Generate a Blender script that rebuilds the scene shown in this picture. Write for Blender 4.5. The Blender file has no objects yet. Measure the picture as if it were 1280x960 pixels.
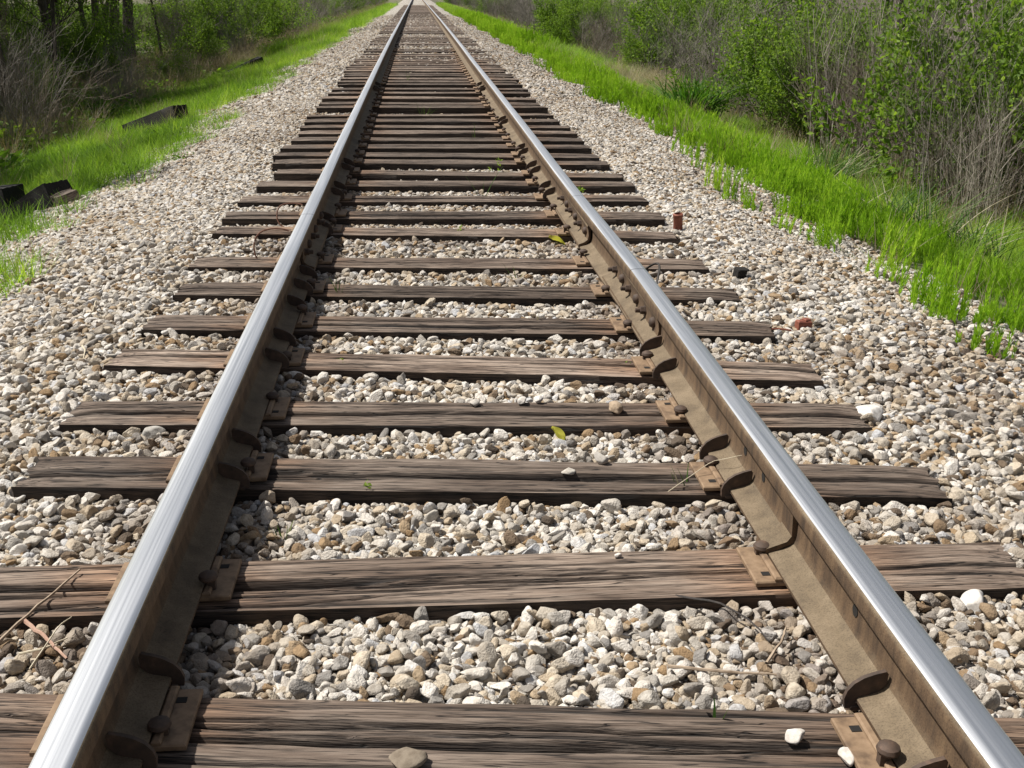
import bpy, math, random
import numpy as np
from mathutils import Matrix, Vector
R = math.radians
SC = bpy.context.scene
COL = SC.collection
rng = np.random.default_rng(7)
random.seed(7)

# ------------------------------------------------------------------ terrain
PX = [-60, -30, -14, -9, -6.5, -5.2, -4.2, -3.4, -2.7, -2.1, -1.5, -1.2, 1.2, 1.5, 1.9, 2.4, 3.2, 4.0, 4.8, 6, 9, 14, 30, 60]
PZ = [-.9, -1.2, -1.35, -1.35, -1.2, -1.0, -.78, -.5, -.28, -.15, -.06, -.048, -.048, -.06, -.12, -.24, -.42, -.66, -.92, -1.1, -1.2, -1.2, -1.0, -.8]

def zt(Y):
    Y = np.asarray(Y, float)
    return np.where(Y < 8, 0, np.where(Y < 30, -.00018*(Y-8)**2, -.00018*22**2-.008*(Y-30)))

def h2(ix, iy, s=0):
    n = (ix.astype(np.int64)*374761393 + iy.astype(np.int64)*668265263 + s*1274126177) & 0x7fffffff
    n = ((n ^ (n >> 13))*1274126177) & 0x7fffffff
    return ((n ^ (n >> 16)) & 0xffff)/65535.0

def vnoise(x, y, s=0):
    x = np.asarray(x, float); y = np.asarray(y, float)
    x, y = np.broadcast_arrays(x, y)
    ix = np.floor(x); iy = np.floor(y); fx = x-ix; fy = y-iy
    fx = fx*fx*(3-2*fx); fy = fy*fy*(3-2*fy)
    a = h2(ix, iy, s); b = h2(ix+1, iy, s); c = h2(ix, iy+1, s); d = h2(ix+1, iy+1, s)
    return (a*(1-fx)+b*fx)*(1-fy)+(c*(1-fx)+d*fx)*fy

def fbm(x, y, s=0, o=3):
    t = 0; a = .5; k = 1.0
    for i in range(o):
        t = t + a*vnoise(np.asarray(x)*k, np.asarray(y)*k, s+i*17); a *= .5; k *= 2.03
    return t/(1-.5**o)

def ground(X, Y):
    X = np.asarray(X, float); Y = np.asarray(Y, float)
    base = np.interp(X, PX, PZ)
    off = np.clip((np.abs(X)-1.6)/2.5, 0, 1)
    inner = np.clip((1.75-np.abs(X))/.55, 0, 1); inner = inner*inner*(3-2*inner)
    low = -.06*fbm(X*.5, Y*1.3, 45, 2)*inner*np.clip((Y-6.0)/2.5, 0, 1)*np.clip((22-Y)/4, .25, 1)
    return base+zt(Y)+(fbm(X*.8, Y*.8, 3)-.5)*(.02+.22*off)+low

# ------------------------------------------------------------------ helpers
def new_mesh(name, verts, faces, mats=(), midx=None, smooth=False, angle=None):
    me = bpy.data.meshes.new(name)
    verts = np.asarray(verts, np.float32).reshape(-1, 3)
    if isinstance(faces, np.ndarray):
        n, k = faces.shape
        me.vertices.add(len(verts)); me.vertices.foreach_set('co', verts.ravel())
        me.loops.add(n*k); me.loops.foreach_set('vertex_index', faces.astype(np.int32).ravel())
        me.polygons.add(n)
        me.polygons.foreach_set('loop_start', np.arange(0, n*k, k, dtype=np.int32))
        me.update(calc_edges=True)
    else:
        me.from_pydata(verts.tolist(), [], faces)
    for m in mats: me.materials.append(m)
    if midx is not None: me.polygons.foreach_set('material_index', np.asarray(midx, np.int32))
    me.polygons.foreach_set('use_smooth', [bool(smooth or angle)]*len(me.polygons))
    if angle: me.set_sharp_from_angle(angle=R(angle))
    me.validate(); me.update()
    return me

def obj(name, me, parent=None, loc=(0, 0, 0), rot=(0, 0, 0)):
    o = bpy.data.objects.new(name, me); COL.objects.link(o)
    o.location = loc; o.rotation_euler = rot
    if parent: o.parent = parent
    return o

def tag(o, label=None, cat=None, group=None, kind=None):
    if label: o['label'] = label
    if cat: o['category'] = cat
    if group: o['group'] = group
    if kind: o['kind'] = kind
    return o

def dup(root, loc=None, rz=None, scale=None):
    r = root.copy(); COL.objects.link(r)
    if loc is not None: r.location = loc
    if rz is not None: r.rotation_euler = (0, 0, rz)
    if scale is not None: r.scale = scale
    for ch in list(root.children):
        c = ch.copy(); COL.objects.link(c); c.parent = r
        for g in list(ch.children):
            d = g.copy(); COL.objects.link(d); d.parent = c
    return r

class MB:
    def __init__(s): s.v = []; s.f = []; s.m = []
    def add(s, v, f, m=0):
        o = len(s.v); s.v += [tuple(map(float, p)) for p in v]; s.f += [tuple(int(i)+o for i in q) for q in f]; s.m += [m]*len(f)
    def box(s, c, d, b=.0, rz=0.0, m=0):
        x, y, z = d[0]/2, d[1]/2, d[2]/2; b = min(b, x*.9, y*.9, z*.9)
        v = []
        if b <= 0:
            lv = [(-z, x, y), (z, x, y)]
        else:
            lv = [(-z, x-b, y-b), (-z+b, x, y), (z-b, x, y), (z, x-b, y-b)]
        for (zz, a, e) in lv: v += [(-a, -e, zz), (a, -e, zz), (a, e, zz), (-a, e, zz)]
        n = len(lv); f = [(3, 2, 1, 0), tuple(4*(n-1)+i for i in range(4))]
        for k in range(n-1):
            for i in range(4): f.append((4*k+i, 4*k+(i+1) % 4, 4*k+4+(i+1) % 4, 4*k+4+i))
        cs, sn = math.cos(rz), math.sin(rz)
        s.add([(c[0]+p[0]*cs-p[1]*sn, c[1]+p[0]*sn+p[1]*cs, c[2]+p[2]) for p in v], f, m)
    def lathe(s, prof, axis='z', c=(0, 0, 0), n=12, m=0):
        v = []; f = []
        for (r, z) in prof:
            for i in range(n):
                a = 2*math.pi*i/n; p = (r*math.cos(a), r*math.sin(a), z)
                if axis == 'x': p = (p[2], p[0], p[1])
                if axis == 'y': p = (p[0], -p[2], p[1])
                v.append((c[0]+p[0], c[1]+p[1], c[2]+p[2]))
        for k in range(len(prof)-1):
            for i in range(n): f.append((k*n+i, k*n+(i+1) % n, k*n+n+(i+1) % n, k*n+n+i))
        f.append(tuple(range(n))[::-1]); f.append(tuple((len(prof)-1)*n+i for i in range(n)))
        s.add(v, f, m)
    def tube(s, pts, rad, n=6, m=0):
        V, F = tubes([(np.array(pts, float), np.full(len(pts), rad) if np.isscalar(rad) else np.array(rad))], n)
        s.add(V.tolist(), F.tolist(), m)
    def mesh(s, name, mats, angle=30, smooth=True):
        return new_mesh(name, s.v, s.f, mats, s.m, angle=angle if smooth else None)

def tubes(paths, n=3):
    V = []; F = []; base = 0
    ang = np.arange(n)*2*np.pi/n; ca = np.cos(ang); sa = np.sin(ang)
    for pts, rad in paths:
        k = len(pts)
        t = np.gradient(pts, axis=0); t /= np.linalg.norm(t, axis=1)[:, None]+1e-9
        ref = np.where(np.abs(t[:, 2:3]) < .9, [[0, 0, 1.]], [[1., 0, 0]])
        u = np.cross(t, ref); u /= np.linalg.norm(u, axis=1)[:, None]+1e-9
        w = np.cross(t, u)
        ring = pts[:, None, :]+rad[:, None, None]*(ca[None, :, None]*u[:, None, :]+sa[None, :, None]*w[:, None, :])
        V.append(ring.reshape(-1, 3))
        i = np.arange(k-1)[:, None]*n; j = np.arange(n)[None, :]; j2 = (j+1) % n
        F.append(np.stack([i+j, i+n+j, i+n+j2, i+j2], -1).reshape(-1, 4)+base)
        base += k*n
    return np.concatenate(V), np.concatenate(F)

# ------------------------------------------------------------------ materials
def mat(name):
    m = bpy.data.materials.new(name); m.use_nodes = True
    nt = m.node_tree; b = nt.nodes['Principled BSDF']
    def N(t, **k):
        nd = nt.nodes.new(t)
        for a, v in k.items():
            if a in nd.inputs: nd.inputs[a].default_value = v
            else: setattr(nd, a, v)
        return nd
    return m, nt, b, N, nt.links.new

def ramp(N, stops, interp='LINEAR'):
    r = N('ShaderNodeValToRGB'); e = r.color_ramp; e.interpolation = interp
    while len(e.elements) < len(stops): e.elements.new(.5)
    for el, (p, c) in zip(e.elements, stops): el.position = p; el.color = (*c, 1)
    return r

def mapped(N, L, coord, scale, rnd=True):
    tc = N('ShaderNodeTexCoord'); mp = N('ShaderNodeMapping'); mp.inputs['Scale'].default_value = scale
    if rnd:
        oi = N('ShaderNodeObjectInfo'); ml = N('ShaderNodeMath', operation='MULTIPLY'); ml.inputs[1].default_value = 73.0
        L(oi.outputs['Random'], ml.inputs[0])
        cb = N('ShaderNodeCombineXYZ'); L(ml.outputs[0], cb.inputs[0]); L(ml.outputs[0], cb.inputs[1])
        L(cb.outputs[0], mp.inputs['Location'])
    L(tc.outputs[coord], mp.inputs['Vector'])
    return mp

def mix(N, L, fac, a, b, blend='MIX'):
    x = N('ShaderNodeMix', data_type='RGBA', blend_type=blend)
    for s, v in ((0, fac), (6, a), (7, b)):
        if hasattr(v, 'is_linked') or hasattr(v, 'links'): L(v, x.inputs[s])
        elif isinstance(v, (int, float)): x.inputs[s].default_value = v
        else: x.inputs[s].default_value = (*v, 1)
    return x.outputs[2]

def mk_wood(name, dark, mid, light, lightamt=.5):
    m, nt, b, N, L = mat(name)
    mp = mapped(N, L, 'Object', (4.5, 95, 95))
    n1 = N('ShaderNodeTexNoise', Scale=1.0, Detail=5.0, Roughness=.65); L(mp.outputs[0], n1.inputs['Vector'])
    mp2 = mapped(N, L, 'Object', (1.1, 5, 5))
    n2 = N('ShaderNodeTexNoise', Scale=1.3, Detail=4.0); L(mp2.outputs[0], n2.inputs['Vector'])
    mp3 = mapped(N, L, 'Object', (11, 260, 260))
    n3 = N('ShaderNodeTexNoise', Scale=1.0, Detail=3.0); L(mp3.outputs[0], n3.inputs['Vector'])
    r1 = ramp(N, [(.22, dark), (.42, mid), (.72, light)]); L(n1.outputs[0], r1.inputs[0])
    r2 = ramp(N, [(.35, (.52, .46, .42)), (.65, (1.12, 1.1, 1.08))]); L(n2.outputs[0], r2.inputs[0])
    c = mix(N, L, 1.0, r1.outputs[0], r2.outputs[0], 'MULTIPLY')
    r3 = ramp(N, [(.36, (.14, .12, .11)), (.43, (.85, .84, .83)), (.5, (1, 1, 1)), (.66, (1.3, 1.3, 1.3))]); L(n3.outputs[0], r3.inputs[0])
    c = mix(N, L, .8, c, r3.outputs[0], 'MULTIPLY')
    mp4 = mapped(N, L, 'Object', (1.6, 46, 46)); n4 = N('ShaderNodeTexNoise', Scale=1.0, Detail=3.0, Roughness=.5); L(mp4.outputs[0], n4.inputs['Vector'])
    r5 = ramp(N, [(.488, (1, 1, 1)), (.496, (.05, .042, .038)), (.501, (.05, .042, .038)), (.509, (1, 1, 1))]); L(n4.outputs[0], r5.inputs[0])
    c = mix(N, L, .9, c, r5.outputs[0], 'MULTIPLY')
    oi = N('ShaderNodeObjectInfo'); c = mix(N, L, 1.0, c, oi.outputs['Color'], 'MULTIPLY'); r4 = ramp(N, [(0, (.9, .86, .82)), (.5, (1, .96, .92)), (1, (1.1, 1.07, 1.04))]); L(oi.outputs['Random'], r4.inputs[0])
    c = mix(N, L, 1.0, c, r4.outputs[0], 'MULTIPLY')
    ra = N('ShaderNodeAttribute', attribute_name='rust'); rm = N('ShaderNodeMath', operation='MULTIPLY'); rm.inputs[1].default_value = .6; L(ra.outputs['Fac'], rm.inputs[0])
    rc = mix(N, L, 1.0, c, (1.75, 1.12, .6), 'MULTIPLY'); c = mix(N, L, rm.outputs[0], c, rc)
    ca = N('ShaderNodeAttribute', attribute_name='crack'); c = mix(N, L, ca.outputs['Fac'], c, (.012, .01, .009))
    L(c, b.inputs['Base Color']); b.inputs['Roughness'].default_value = .85
    ad = N('ShaderNodeMath', operation='ADD'); L(n1.outputs[0], ad.inputs[0]); L(n3.outputs[0], ad.inputs[1])
    ad2 = N('ShaderNodeMath', operation='ADD'); L(ad.outputs[0], ad2.inputs[0]); L(r5.outputs[0], ad2.inputs[1]); ad = ad2
    bp = N('ShaderNodeBump', Strength=.8, Distance=.004); L(ad.outputs[0], bp.inputs['Height']); L(bp.outputs[0], b.inputs['Normal'])
    return m

def mk_noise(name, stops, scale=8, rough=.85, metal=0, bump=.3, dist=.004, sc=(1, 1, 1), detail=5.0):
    m, nt, b, N, L = mat(name)
    mp = mapped(N, L, 'Object', sc)
    n = N('ShaderNodeTexNoise', Scale=scale, Detail=detail, Roughness=.6); L(mp.outputs[0], n.inputs['Vector'])
    r = ramp(N, stops); L(n.outputs[0], r.inputs[0]); L(r.outputs[0], b.inputs['Base Color'])
    b.inputs['Roughness'].default_value = rough; b.inputs['Metallic'].default_value = metal
    if bump:
        bp = N('ShaderNodeBump', Strength=bump, Distance=dist); L(n.outputs[0], bp.inputs['Height']); L(bp.outputs[0], b.inputs['Normal'])
    return m

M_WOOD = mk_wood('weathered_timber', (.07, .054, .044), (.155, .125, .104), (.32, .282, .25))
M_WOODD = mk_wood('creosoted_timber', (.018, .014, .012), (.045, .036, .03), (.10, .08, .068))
M_BLACKWOOD = mk_wood('black_rotten_timber', (.004, .0035, .003), (.009, .008, .007), (.024, .021, .019))
def mk_rail():
    m, nt, b, N, L = mat('rusty_dusty_rail')
    tc = N('ShaderNodeTexCoord'); ge = N('ShaderNodeNewGeometry'); sp = N('ShaderNodeSeparateXYZ'); L(ge.outputs['Normal'], sp.inputs[0])
    n1 = N('ShaderNodeTexNoise', Scale=9.0, Detail=8.0, Roughness=.7); L(tc.outputs['Object'], n1.inputs['Vector'])
    n2 = N('ShaderNodeTexNoise', Scale=260.0, Detail=4.0, Roughness=.7); L(tc.outputs['Object'], n2.inputs['Vector'])
    mp = N('ShaderNodeMapping'); mp.inputs['Scale'].default_value = (40, 26, 5); L(tc.outputs['Object'], mp.inputs['Vector'])
    n3 = N('ShaderNodeTexNoise', Scale=1.0, Detail=6.0, Roughness=.65); L(mp.outputs[0], n3.inputs['Vector'])
    dust = ramp(N, [(.3, (.08, .058, .035)), (.5, (.145, .108, .066)), (.7, (.20, .152, .098))]); L(n1.outputs[0], dust.inputs[0])
    rust = ramp(N, [(.3, (.04, .025, .015)), (.5, (.10, .062, .034)), (.7, (.155, .10, .055))]); L(n3.outputs[0], rust.inputs[0])
    sm = N('ShaderNodeMath', operation='MULTIPLY_ADD'); L(n1.outputs[0], sm.inputs[0]); sm.inputs[1].default_value = .5; L(sp.outputs[2], sm.inputs[2])
    fr = ramp(N, [(.42, (0, 0, 0)), (.85, (1, 1, 1))]); L(sm.outputs[0], fr.inputs[0])
    c = mix(N, L, fr.outputs[0], rust.outputs[0], dust.outputs[0])
    sk_ = ramp(N, [(.32, (.55, .5, .46)), (.5, (1, 1, 1)), (.7, (1.15, 1.13, 1.1))]); L(n2.outputs[0], sk_.inputs[0])
    c = mix(N, L, 1.0, c, sk_.outputs[0], 'MULTIPLY')
    L(c, b.inputs['Base Color']); b.inputs['Roughness'].default_value = .8
    bp = N('ShaderNodeBump', Strength=.35, Distance=.0012); L(n2.outputs[0], bp.inputs['Height']); L(bp.outputs[0], b.inputs['Normal'])
    return m
M_RAIL = mk_rail()
M_PLATE = mk_noise('rusty_plate', [(.3, (.11, .07, .042)), (.5, (.205, .135, .08)), (.72, (.27, .185, .115))], 30, .75, 0, .3, .0015)
M_RUST = mk_noise('dark_rust', [(.3, (.035, .024, .018)), (.6, (.075, .047, .032)), (.8, (.15, .09, .058))], 40, .75, 0, .4, .002)
M_REDRUST = mk_noise('red_rust', [(.3, (.13, .035, .02)), (.7, (.26, .085, .05))], 40, .75, 0, .4, .002)
M_HOLE_SHADE = mk_noise('painted_hole_shade', [(.3, (.006, .005, .004)), (.7, (.012, .01, .008))], 30, .9, 0, 0)  # near-black colour standing in for the shade inside holes
M_WIRE = mk_noise('rusty_wire', [(.3, (.12, .05, .03)), (.7, (.2, .09, .05))], 60, .6)
M_BLACKWIRE = mk_noise('dark_wire', [(.3, (.02, .018, .016)), (.7, (.05, .04, .035))], 60, .6)
M_TWIG = mk_noise('dry_stick', [(.3, (.22, .16, .11)), (.7, (.42, .33, .24))], 40, .8)
M_PINKSTALK = mk_noise('pinkish_dry_stalk', [(.3, (.30, .17, .12)), (.7, (.42, .28, .21))], 40, .8)
M_STRAW = mk_noise('straw', [(.3, (.42, .36, .25)), (.7, (.62, .55, .42))], 40, .8)

def mk_steel():
    m, nt, b, N, L = mat('polished_rail_top')
    mp = mapped(N, L, 'Object', (220, .12, 1), False)
    n = N('ShaderNodeTexNoise', Scale=1.0, Detail=4.0); L(mp.outputs[0], n.inputs['Vector'])
    r = ramp(N, [(.25, (.60, .615, .645)), (.5, (.70, .715, .745)), (.75, (.78, .795, .82))]); L(n.outputs[0], r.inputs[0])
    mp2 = mapped(N, L, 'Object', (70, .6, 1), False)
    n2 = N('ShaderNodeTexNoise', Scale=2.0, Detail=4.0); L(mp2.outputs[0], n2.inputs['Vector'])
    rr = ramp(N, [(.3, (.40, .40, .40)), (.7, (.52, .52, .52))]); L(n2.outputs[0], rr.inputs[0])
    L(r.outputs[0], b.inputs['Base Color']); L(rr.outputs[0], b.inputs['Roughness'])
    b.inputs['Metallic'].default_value = 1.0
    return m
M_STEEL = mk_steel()

STONE_STOPS = [(0, (.07, .055, .042)), (.06, (.16, .115, .075)), (.10, (.30, .20, .105)), (.15, (.37, .295, .205)), (.27, (.53, .465, .37)), (.38, (.38, .345, .295)),
               (.47, (.21, .20, .19)), (.56, (.46, .43, .38)), (.74, (.59, .555, .505)), (.9, (.68, .655, .61)), (1, (.44, .45, .47))]

def mk_stone(name, inst=True):
    m, nt, b, N, L = mat(name)
    if inst:
        at = N('ShaderNodeAttribute', attribute_type='INSTANCER', attribute_name='tint')
        st = N('ShaderNodeAttribute', attribute_type='INSTANCER', attribute_name='stain')
        r = ramp(N, STONE_STOPS); L(at.outputs['Fac'], r.inputs[0]); base = r.outputs[0]
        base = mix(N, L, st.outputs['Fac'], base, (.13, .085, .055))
        mp = mapped(N, L, 'Object', (1, 1, 1))
        v = N('ShaderNodeVectorMath', operation='ADD'); L(mp.outputs[0], v.inputs[0]); L(at.outputs['Fac'], v.inputs[1])
        vec = v.outputs[0]
    else:
        oi = N('ShaderNodeObjectInfo'); base = oi.outputs['Color']; vec = mapped(N, L, 'Object', (1, 1, 1)).outputs[0]
    n = N('ShaderNodeTexNoise', Scale=55.0 if not inst else 1.6, Detail=5.0, Roughness=.65); L(vec, n.inputs['Vector'])
    rr = ramp(N, [(.3, (.68, .64, .60)), (.6, (1.05, 1.04, 1.03))]); L(n.outputs[0], rr.inputs[0])
    c = mix(N, L, 1.0, base, rr.outputs[0], 'MULTIPLY')
    L(c, b.inputs['Base Color']); b.inputs['Roughness'].default_value = .9
    n2 = N('ShaderNodeTexNoise', Scale=140.0 if not inst else 5.0, Detail=4.0); L(vec, n2.inputs['Vector'])
    bp = N('ShaderNodeBump', Strength=.35, Distance=.004 if not inst else .15); L(n2.outputs[0], bp.inputs['Height']); L(bp.outputs[0], b.inputs['Normal'])
    return m
M_STONE = mk_stone('limestone_ballast'); M_LOOSE = mk_stone('loose_limestone', False)

def mk_leaf(name, stops, trans=.4, inst=False, attr='tint', rough=.6):
    m, nt, b, N, L = mat(name)
    at = N('ShaderNodeAttribute', attribute_name=attr, attribute_type='INSTANCER' if inst else 'GEOMETRY')
    r = ramp(N, stops); L(at.outputs['Fac'], r.inputs[0])
    L(r.outputs[0], b.inputs['Base Color']); b.inputs['Roughness'].default_value = rough
    b.inputs['Specular IOR Level'].default_value = .25
    t = N('ShaderNodeBsdfTranslucent'); g = mix(N, L, 1.0, r.outputs[0], (1.1, 1.15, .6), 'MULTIPLY'); L(g, t.inputs['Color'])
    ms = N('ShaderNodeMixShader'); ms.inputs[0].default_value = trans
    L(b.outputs[0], ms.inputs[1]); L(t.outputs[0], ms.inputs[2]); L(ms.outputs[0], nt.nodes['Material Output'].inputs['Surface'])
    return m
M_HORSETAIL = mk_leaf('horsetail_green', [(0, (.22, .37, .028)), (.5, (.35, .55, .045)), (1, (.50, .66, .10))], .55, True)
M_GRASS = mk_leaf('grass_green', [(0, (.09, .19, .02)), (.5, (.21, .36, .035)), (1, (.38, .50, .08))], .55, True)
M_DRYGRASS = mk_leaf('dry_grass', [(0, (.17, .13, .085)), (.5, (.29, .235, .155)), (1, (.42, .36, .26))], .3, True)
M_HERB = mk_leaf('undergrowth_leaf', [(0, (.06, .12, .014)), (.5, (.12, .22, .025)), (1, (.22, .33, .04))], .5, True)
M_LEAF = mk_leaf('young_leaf', [(0, (.065, .12, .018)), (.5, (.15, .25, .035)), (1, (.28, .39, .06))], .5)
M_STRAP = mk_leaf('strap_leaf', [(0, (.03, .09, .012)), (.5, (.06, .16, .018)), (1, (.13, .25, .03))], .35)
M_TUFT = mk_leaf('tuft_blade', [(0, (.035, .085, .015)), (.80, (.10, .19, .03)), (.86, (.36, .31, .21)), (1, (.5, .45, .35))], .3)
M_YELLOW = mk_leaf('yellow_leaf', [(0, (.5, .48, .06)), (1, (.65, .6, .15))], .4)
M_BARKG = mk_noise('grey_twig_bark', [(.3, (.13, .11, .094)), (.55, (.25, .22, .195)), (.8, (.38, .345, .31))], 6, .9, 0, 0)
M_BARKB = mk_noise('brown_twig_bark', [(.3, (.09, .068, .05)), (.55, (.175, .135, .105)), (.8, (.28, .23, .185))], 6, .9, 0, 0)
M_CANE = mk_noise('pale_cane_bark', [(.3, (.20, .17, .135)), (.55, (.36, .32, .265)), (.8, (.50, .455, .39))], 6, .9, 0, 0)
M_TRUNK = mk_noise('tree_bark', [(.3, (.035, .028, .022)), (.55, (.075, .06, .048)), (.8, (.13, .11, .09))], 10, .95, 0, .8, .03, (3, 3, .6))

def mk_ground():
    m, nt, b, N, L = mat('leaf_litter_and_soil')
    tc = N('ShaderNodeTexCoord')
    a = N('ShaderNodeAttribute', attribute_name='zone')
    n1 = N('ShaderNodeTexNoise', Scale=1.2, Detail=6.0, Roughness=.7); L(tc.outputs['Object'], n1.inputs['Vector'])
    n2 = N('ShaderNodeTexNoise', Scale=16.0, Detail=5.0, Roughness=.7); L(tc.outputs['Object'], n2.inputs['Vector'])
    lit = ramp(N, [(.3, (.05, .04, .028)), (.5, (.12, .095, .065)), (.7, (.21, .17, .12))]); L(n2.outputs[0], lit.inputs[0])
    grn = ramp(N, [(.3, (.03, .06, .012)), (.6, (.07, .12, .02))]); L(n2.outputs[0], grn.inputs[0])
    f = ramp(N, [(.45, (0, 0, 0)), (.6, (.8, .8, .8))]); L(n1.outputs[0], f.inputs[0])
    wood = mix(N, L, f.outputs[0], lit.outputs[0], grn.outputs[0])
    soil = ramp(N, [(.35, (.035, .028, .022)), (.65, (.085, .068, .052))]); L(n2.outputs[0], soil.inputs[0])
    c = mix(N, L, a.outputs['Fac'], soil.outputs[0], wood)
    L(c, b.inputs['Base Color']); b.inputs['Roughness'].default_value = .95
    bp = N('ShaderNodeBump', Strength=.6, Distance=.03); L(n2.outputs[0], bp.inputs['Height']); L(bp.outputs[0], b.inputs['Normal'])
    return m
M_GROUND = mk_ground()

def mk_farballast():
    m, nt, b, N, L = mat('distant_ballast')
    tc = N('ShaderNodeTexCoord')
    v = N('ShaderNodeTexVoronoi', Scale=24.0); L(tc.outputs['Object'], v.inputs['Vector'])
    sx = N('ShaderNodeSeparateColor'); L(v.outputs['Color'], sx.inputs[0])
    r = ramp(N, STONE_STOPS); L(sx.outputs[0], r.inputs[0]); L(mix(N, L, .4, r.outputs[0], (.15, .135, .115)), b.inputs['Base Color'])
    b.inputs['Roughness'].default_value = .95
    iv = N('ShaderNodeMath', operation='SUBTRACT'); iv.inputs[0].default_value = 1.0; L(v.outputs['Distance'], iv.inputs[1])
    bp = N('ShaderNodeBump', Strength=1.0, Distance=.03); L(iv.outputs[0], bp.inputs['Height']); L(bp.outputs[0], b.inputs['Normal'])
    return m
M_FARB = mk_farballast()

# ------------------------------------------------------------------ scatter (only for uncountable stuff)
def scatter(name, protos, P, rot, scl, idx, tint, stain=None):
    me = bpy.data.meshes.new(name)
    n = len(P); me.vertices.add(n); me.vertices.foreach_set('co', np.asarray(P, np.float32).ravel())
    def at(nm, ty, data, key):
        a = me.attributes.new(nm, ty, 'POINT'); a.data.foreach_set(key, np.ascontiguousarray(data).ravel())
    at('rot', 'FLOAT_VECTOR', np.asarray(rot, np.float32), 'vector')
    at('scl', 'FLOAT_VECTOR', np.asarray(scl, np.float32), 'vector')
    at('idx', 'INT', np.asarray(idx, np.int32), 'value')
    at('tint', 'FLOAT', np.asarray(tint, np.float32), 'value')
    at('stain', 'FLOAT', np.zeros(n, np.float32) if stain is None else np.asarray(stain, np.float32), 'value')
    me.update()
    o = obj(name, me)
    g = bpy.data.node_groups.new(name, 'GeometryNodeTree')
    g.interface.new_socket('Geometry', in_out='INPUT', socket_type='NodeSocketGeometry')
    g.interface.new_socket('Geometry', in_out='OUTPUT', socket_type='NodeSocketGeometry')
    gi = g.nodes.new('NodeGroupInput'); go = g.nodes.new('NodeGroupOutput')
    j = g.nodes.new('GeometryNodeJoinGeometry')
    for pm in protos:
        po = bpy.data.objects.new(pm.name, pm)
        oi = g.nodes.new('GeometryNodeObjectInfo'); oi.inputs['Object'].default_value = po
        gt = g.nodes.new('GeometryNodeGeometryToInstance')
        g.links.new(oi.outputs['Geometry'], gt.inputs[0]); g.links.new(gt.outputs[0], j.inputs[0])
    ip = g.nodes.new('GeometryNodeInstanceOnPoints'); ip.inputs['Pick Instance'].default_value = True
    def na(nm, ty):
        a = g.nodes.new('GeometryNodeInputNamedAttribute'); a.data_type = ty; a.inputs['Name'].default_value = nm
        return a.outputs['Attribute']
    e = g.nodes.new('FunctionNodeEulerToRotation')
    g.links.new(na('rot', 'FLOAT_VECTOR'), e.inputs[0]); g.links.new(e.outputs[0], ip.inputs['Rotation'])
    g.links.new(na('scl', 'FLOAT_VECTOR'), ip.inputs['Scale']); g.links.new(na('idx', 'INT'), ip.inputs['Instance Index'])
    g.links.new(gi.outputs[0], ip.inputs['Points']); g.links.new(j.outputs[0], ip.inputs['Instance'])
    g.links.new(ip.outputs[0], go.inputs[0])
    md = o.modifiers.new('scatter', 'NODES'); md.node_group = g
    return o

# ------------------------------------------------------------------ camera, world, sun
cd = bpy.data.cameras.new('camera'); cam = bpy.data.objects.new('camera', cd); COL.objects.link(cam); SC.camera = cam
F_PX, PITCH, YAW, ROLL, CH, CX = 1398.43, .34446, .084028, .010315, 1.34189, -.16388
fw = np.array([math.sin(YAW)*math.cos(PITCH), math.cos(YAW)*math.cos(PITCH), -math.sin(PITCH)])
rt = np.array([math.cos(YAW), -math.sin(YAW), 0.]); up = np.cross(rt, fw)
r2 = math.cos(ROLL)*rt+math.sin(ROLL)*up; u2 = -math.sin(ROLL)*rt+math.cos(ROLL)*up
cam.matrix_world = Matrix([[r2[0], u2[0], -fw[0], CX], [r2[1], u2[1], -fw[1], 0], [r2[2], u2[2], -fw[2], CH], [0, 0, 0, 1]])
cd.sensor_width = 36; cd.lens = F_PX/1280*36; cd.clip_start = .05; cd.clip_end = 2000

SUN_AZ, SUN_EL = 287, 56
w = bpy.data.worlds.new('World'); SC.world = w; w.use_nodes = True
sk = w.node_tree.nodes.new('ShaderNodeTexSky'); sk.sky_type = 'NISHITA'; sk.sun_disc = False
sk.sun_elevation = R(SUN_EL); sk.sun_rotation = R(SUN_AZ); sk.dust_density = 2.0
bg = w.node_tree.nodes['Background']; bg.inputs['Strength'].default_value = .052
hs = w.node_tree.nodes.new('ShaderNodeHueSaturation'); hs.inputs['Saturation'].default_value = .5; hs.inputs['Value'].default_value = 1.15
w.node_tree.links.new(sk.outputs[0], hs.inputs['Color']); w.node_tree.links.new(hs.outputs[0], bg.inputs['Color'])
sd = bpy.data.lights.new('sun', 'SUN'); sd.energy = 5.0; sd.angle = R(.53); sd.color = (1, .955, .88)
so = bpy.data.objects.new('sun', sd); COL.objects.link(so); so.location = (0, 0, 50)
dv = Vector((math.sin(R(SUN_AZ))*math.cos(R(SUN_EL)), math.cos(R(SUN_AZ))*math.cos(R(SUN_EL)), math.sin(R(SUN_EL))))
so.rotation_euler = dv.to_track_quat('Z', 'Y').to_euler()
SC.view_settings.view_transform = 'Standard'; SC.view_settings.look = 'None'; SC.view_settings.exposure = 0.42; SC.view_settings.gamma = 1
SC.render.engine = 'CYCLES'; SC.cycles.max_bounces = 6; SC.cycles.diffuse_bounces = 3; SC.cycles.glossy_bounces = 2
SC.cycles.transmission_bounces = 3; SC.cycles.transparent_max_bounces = 4; SC.cycles.use_denoising = True

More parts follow.
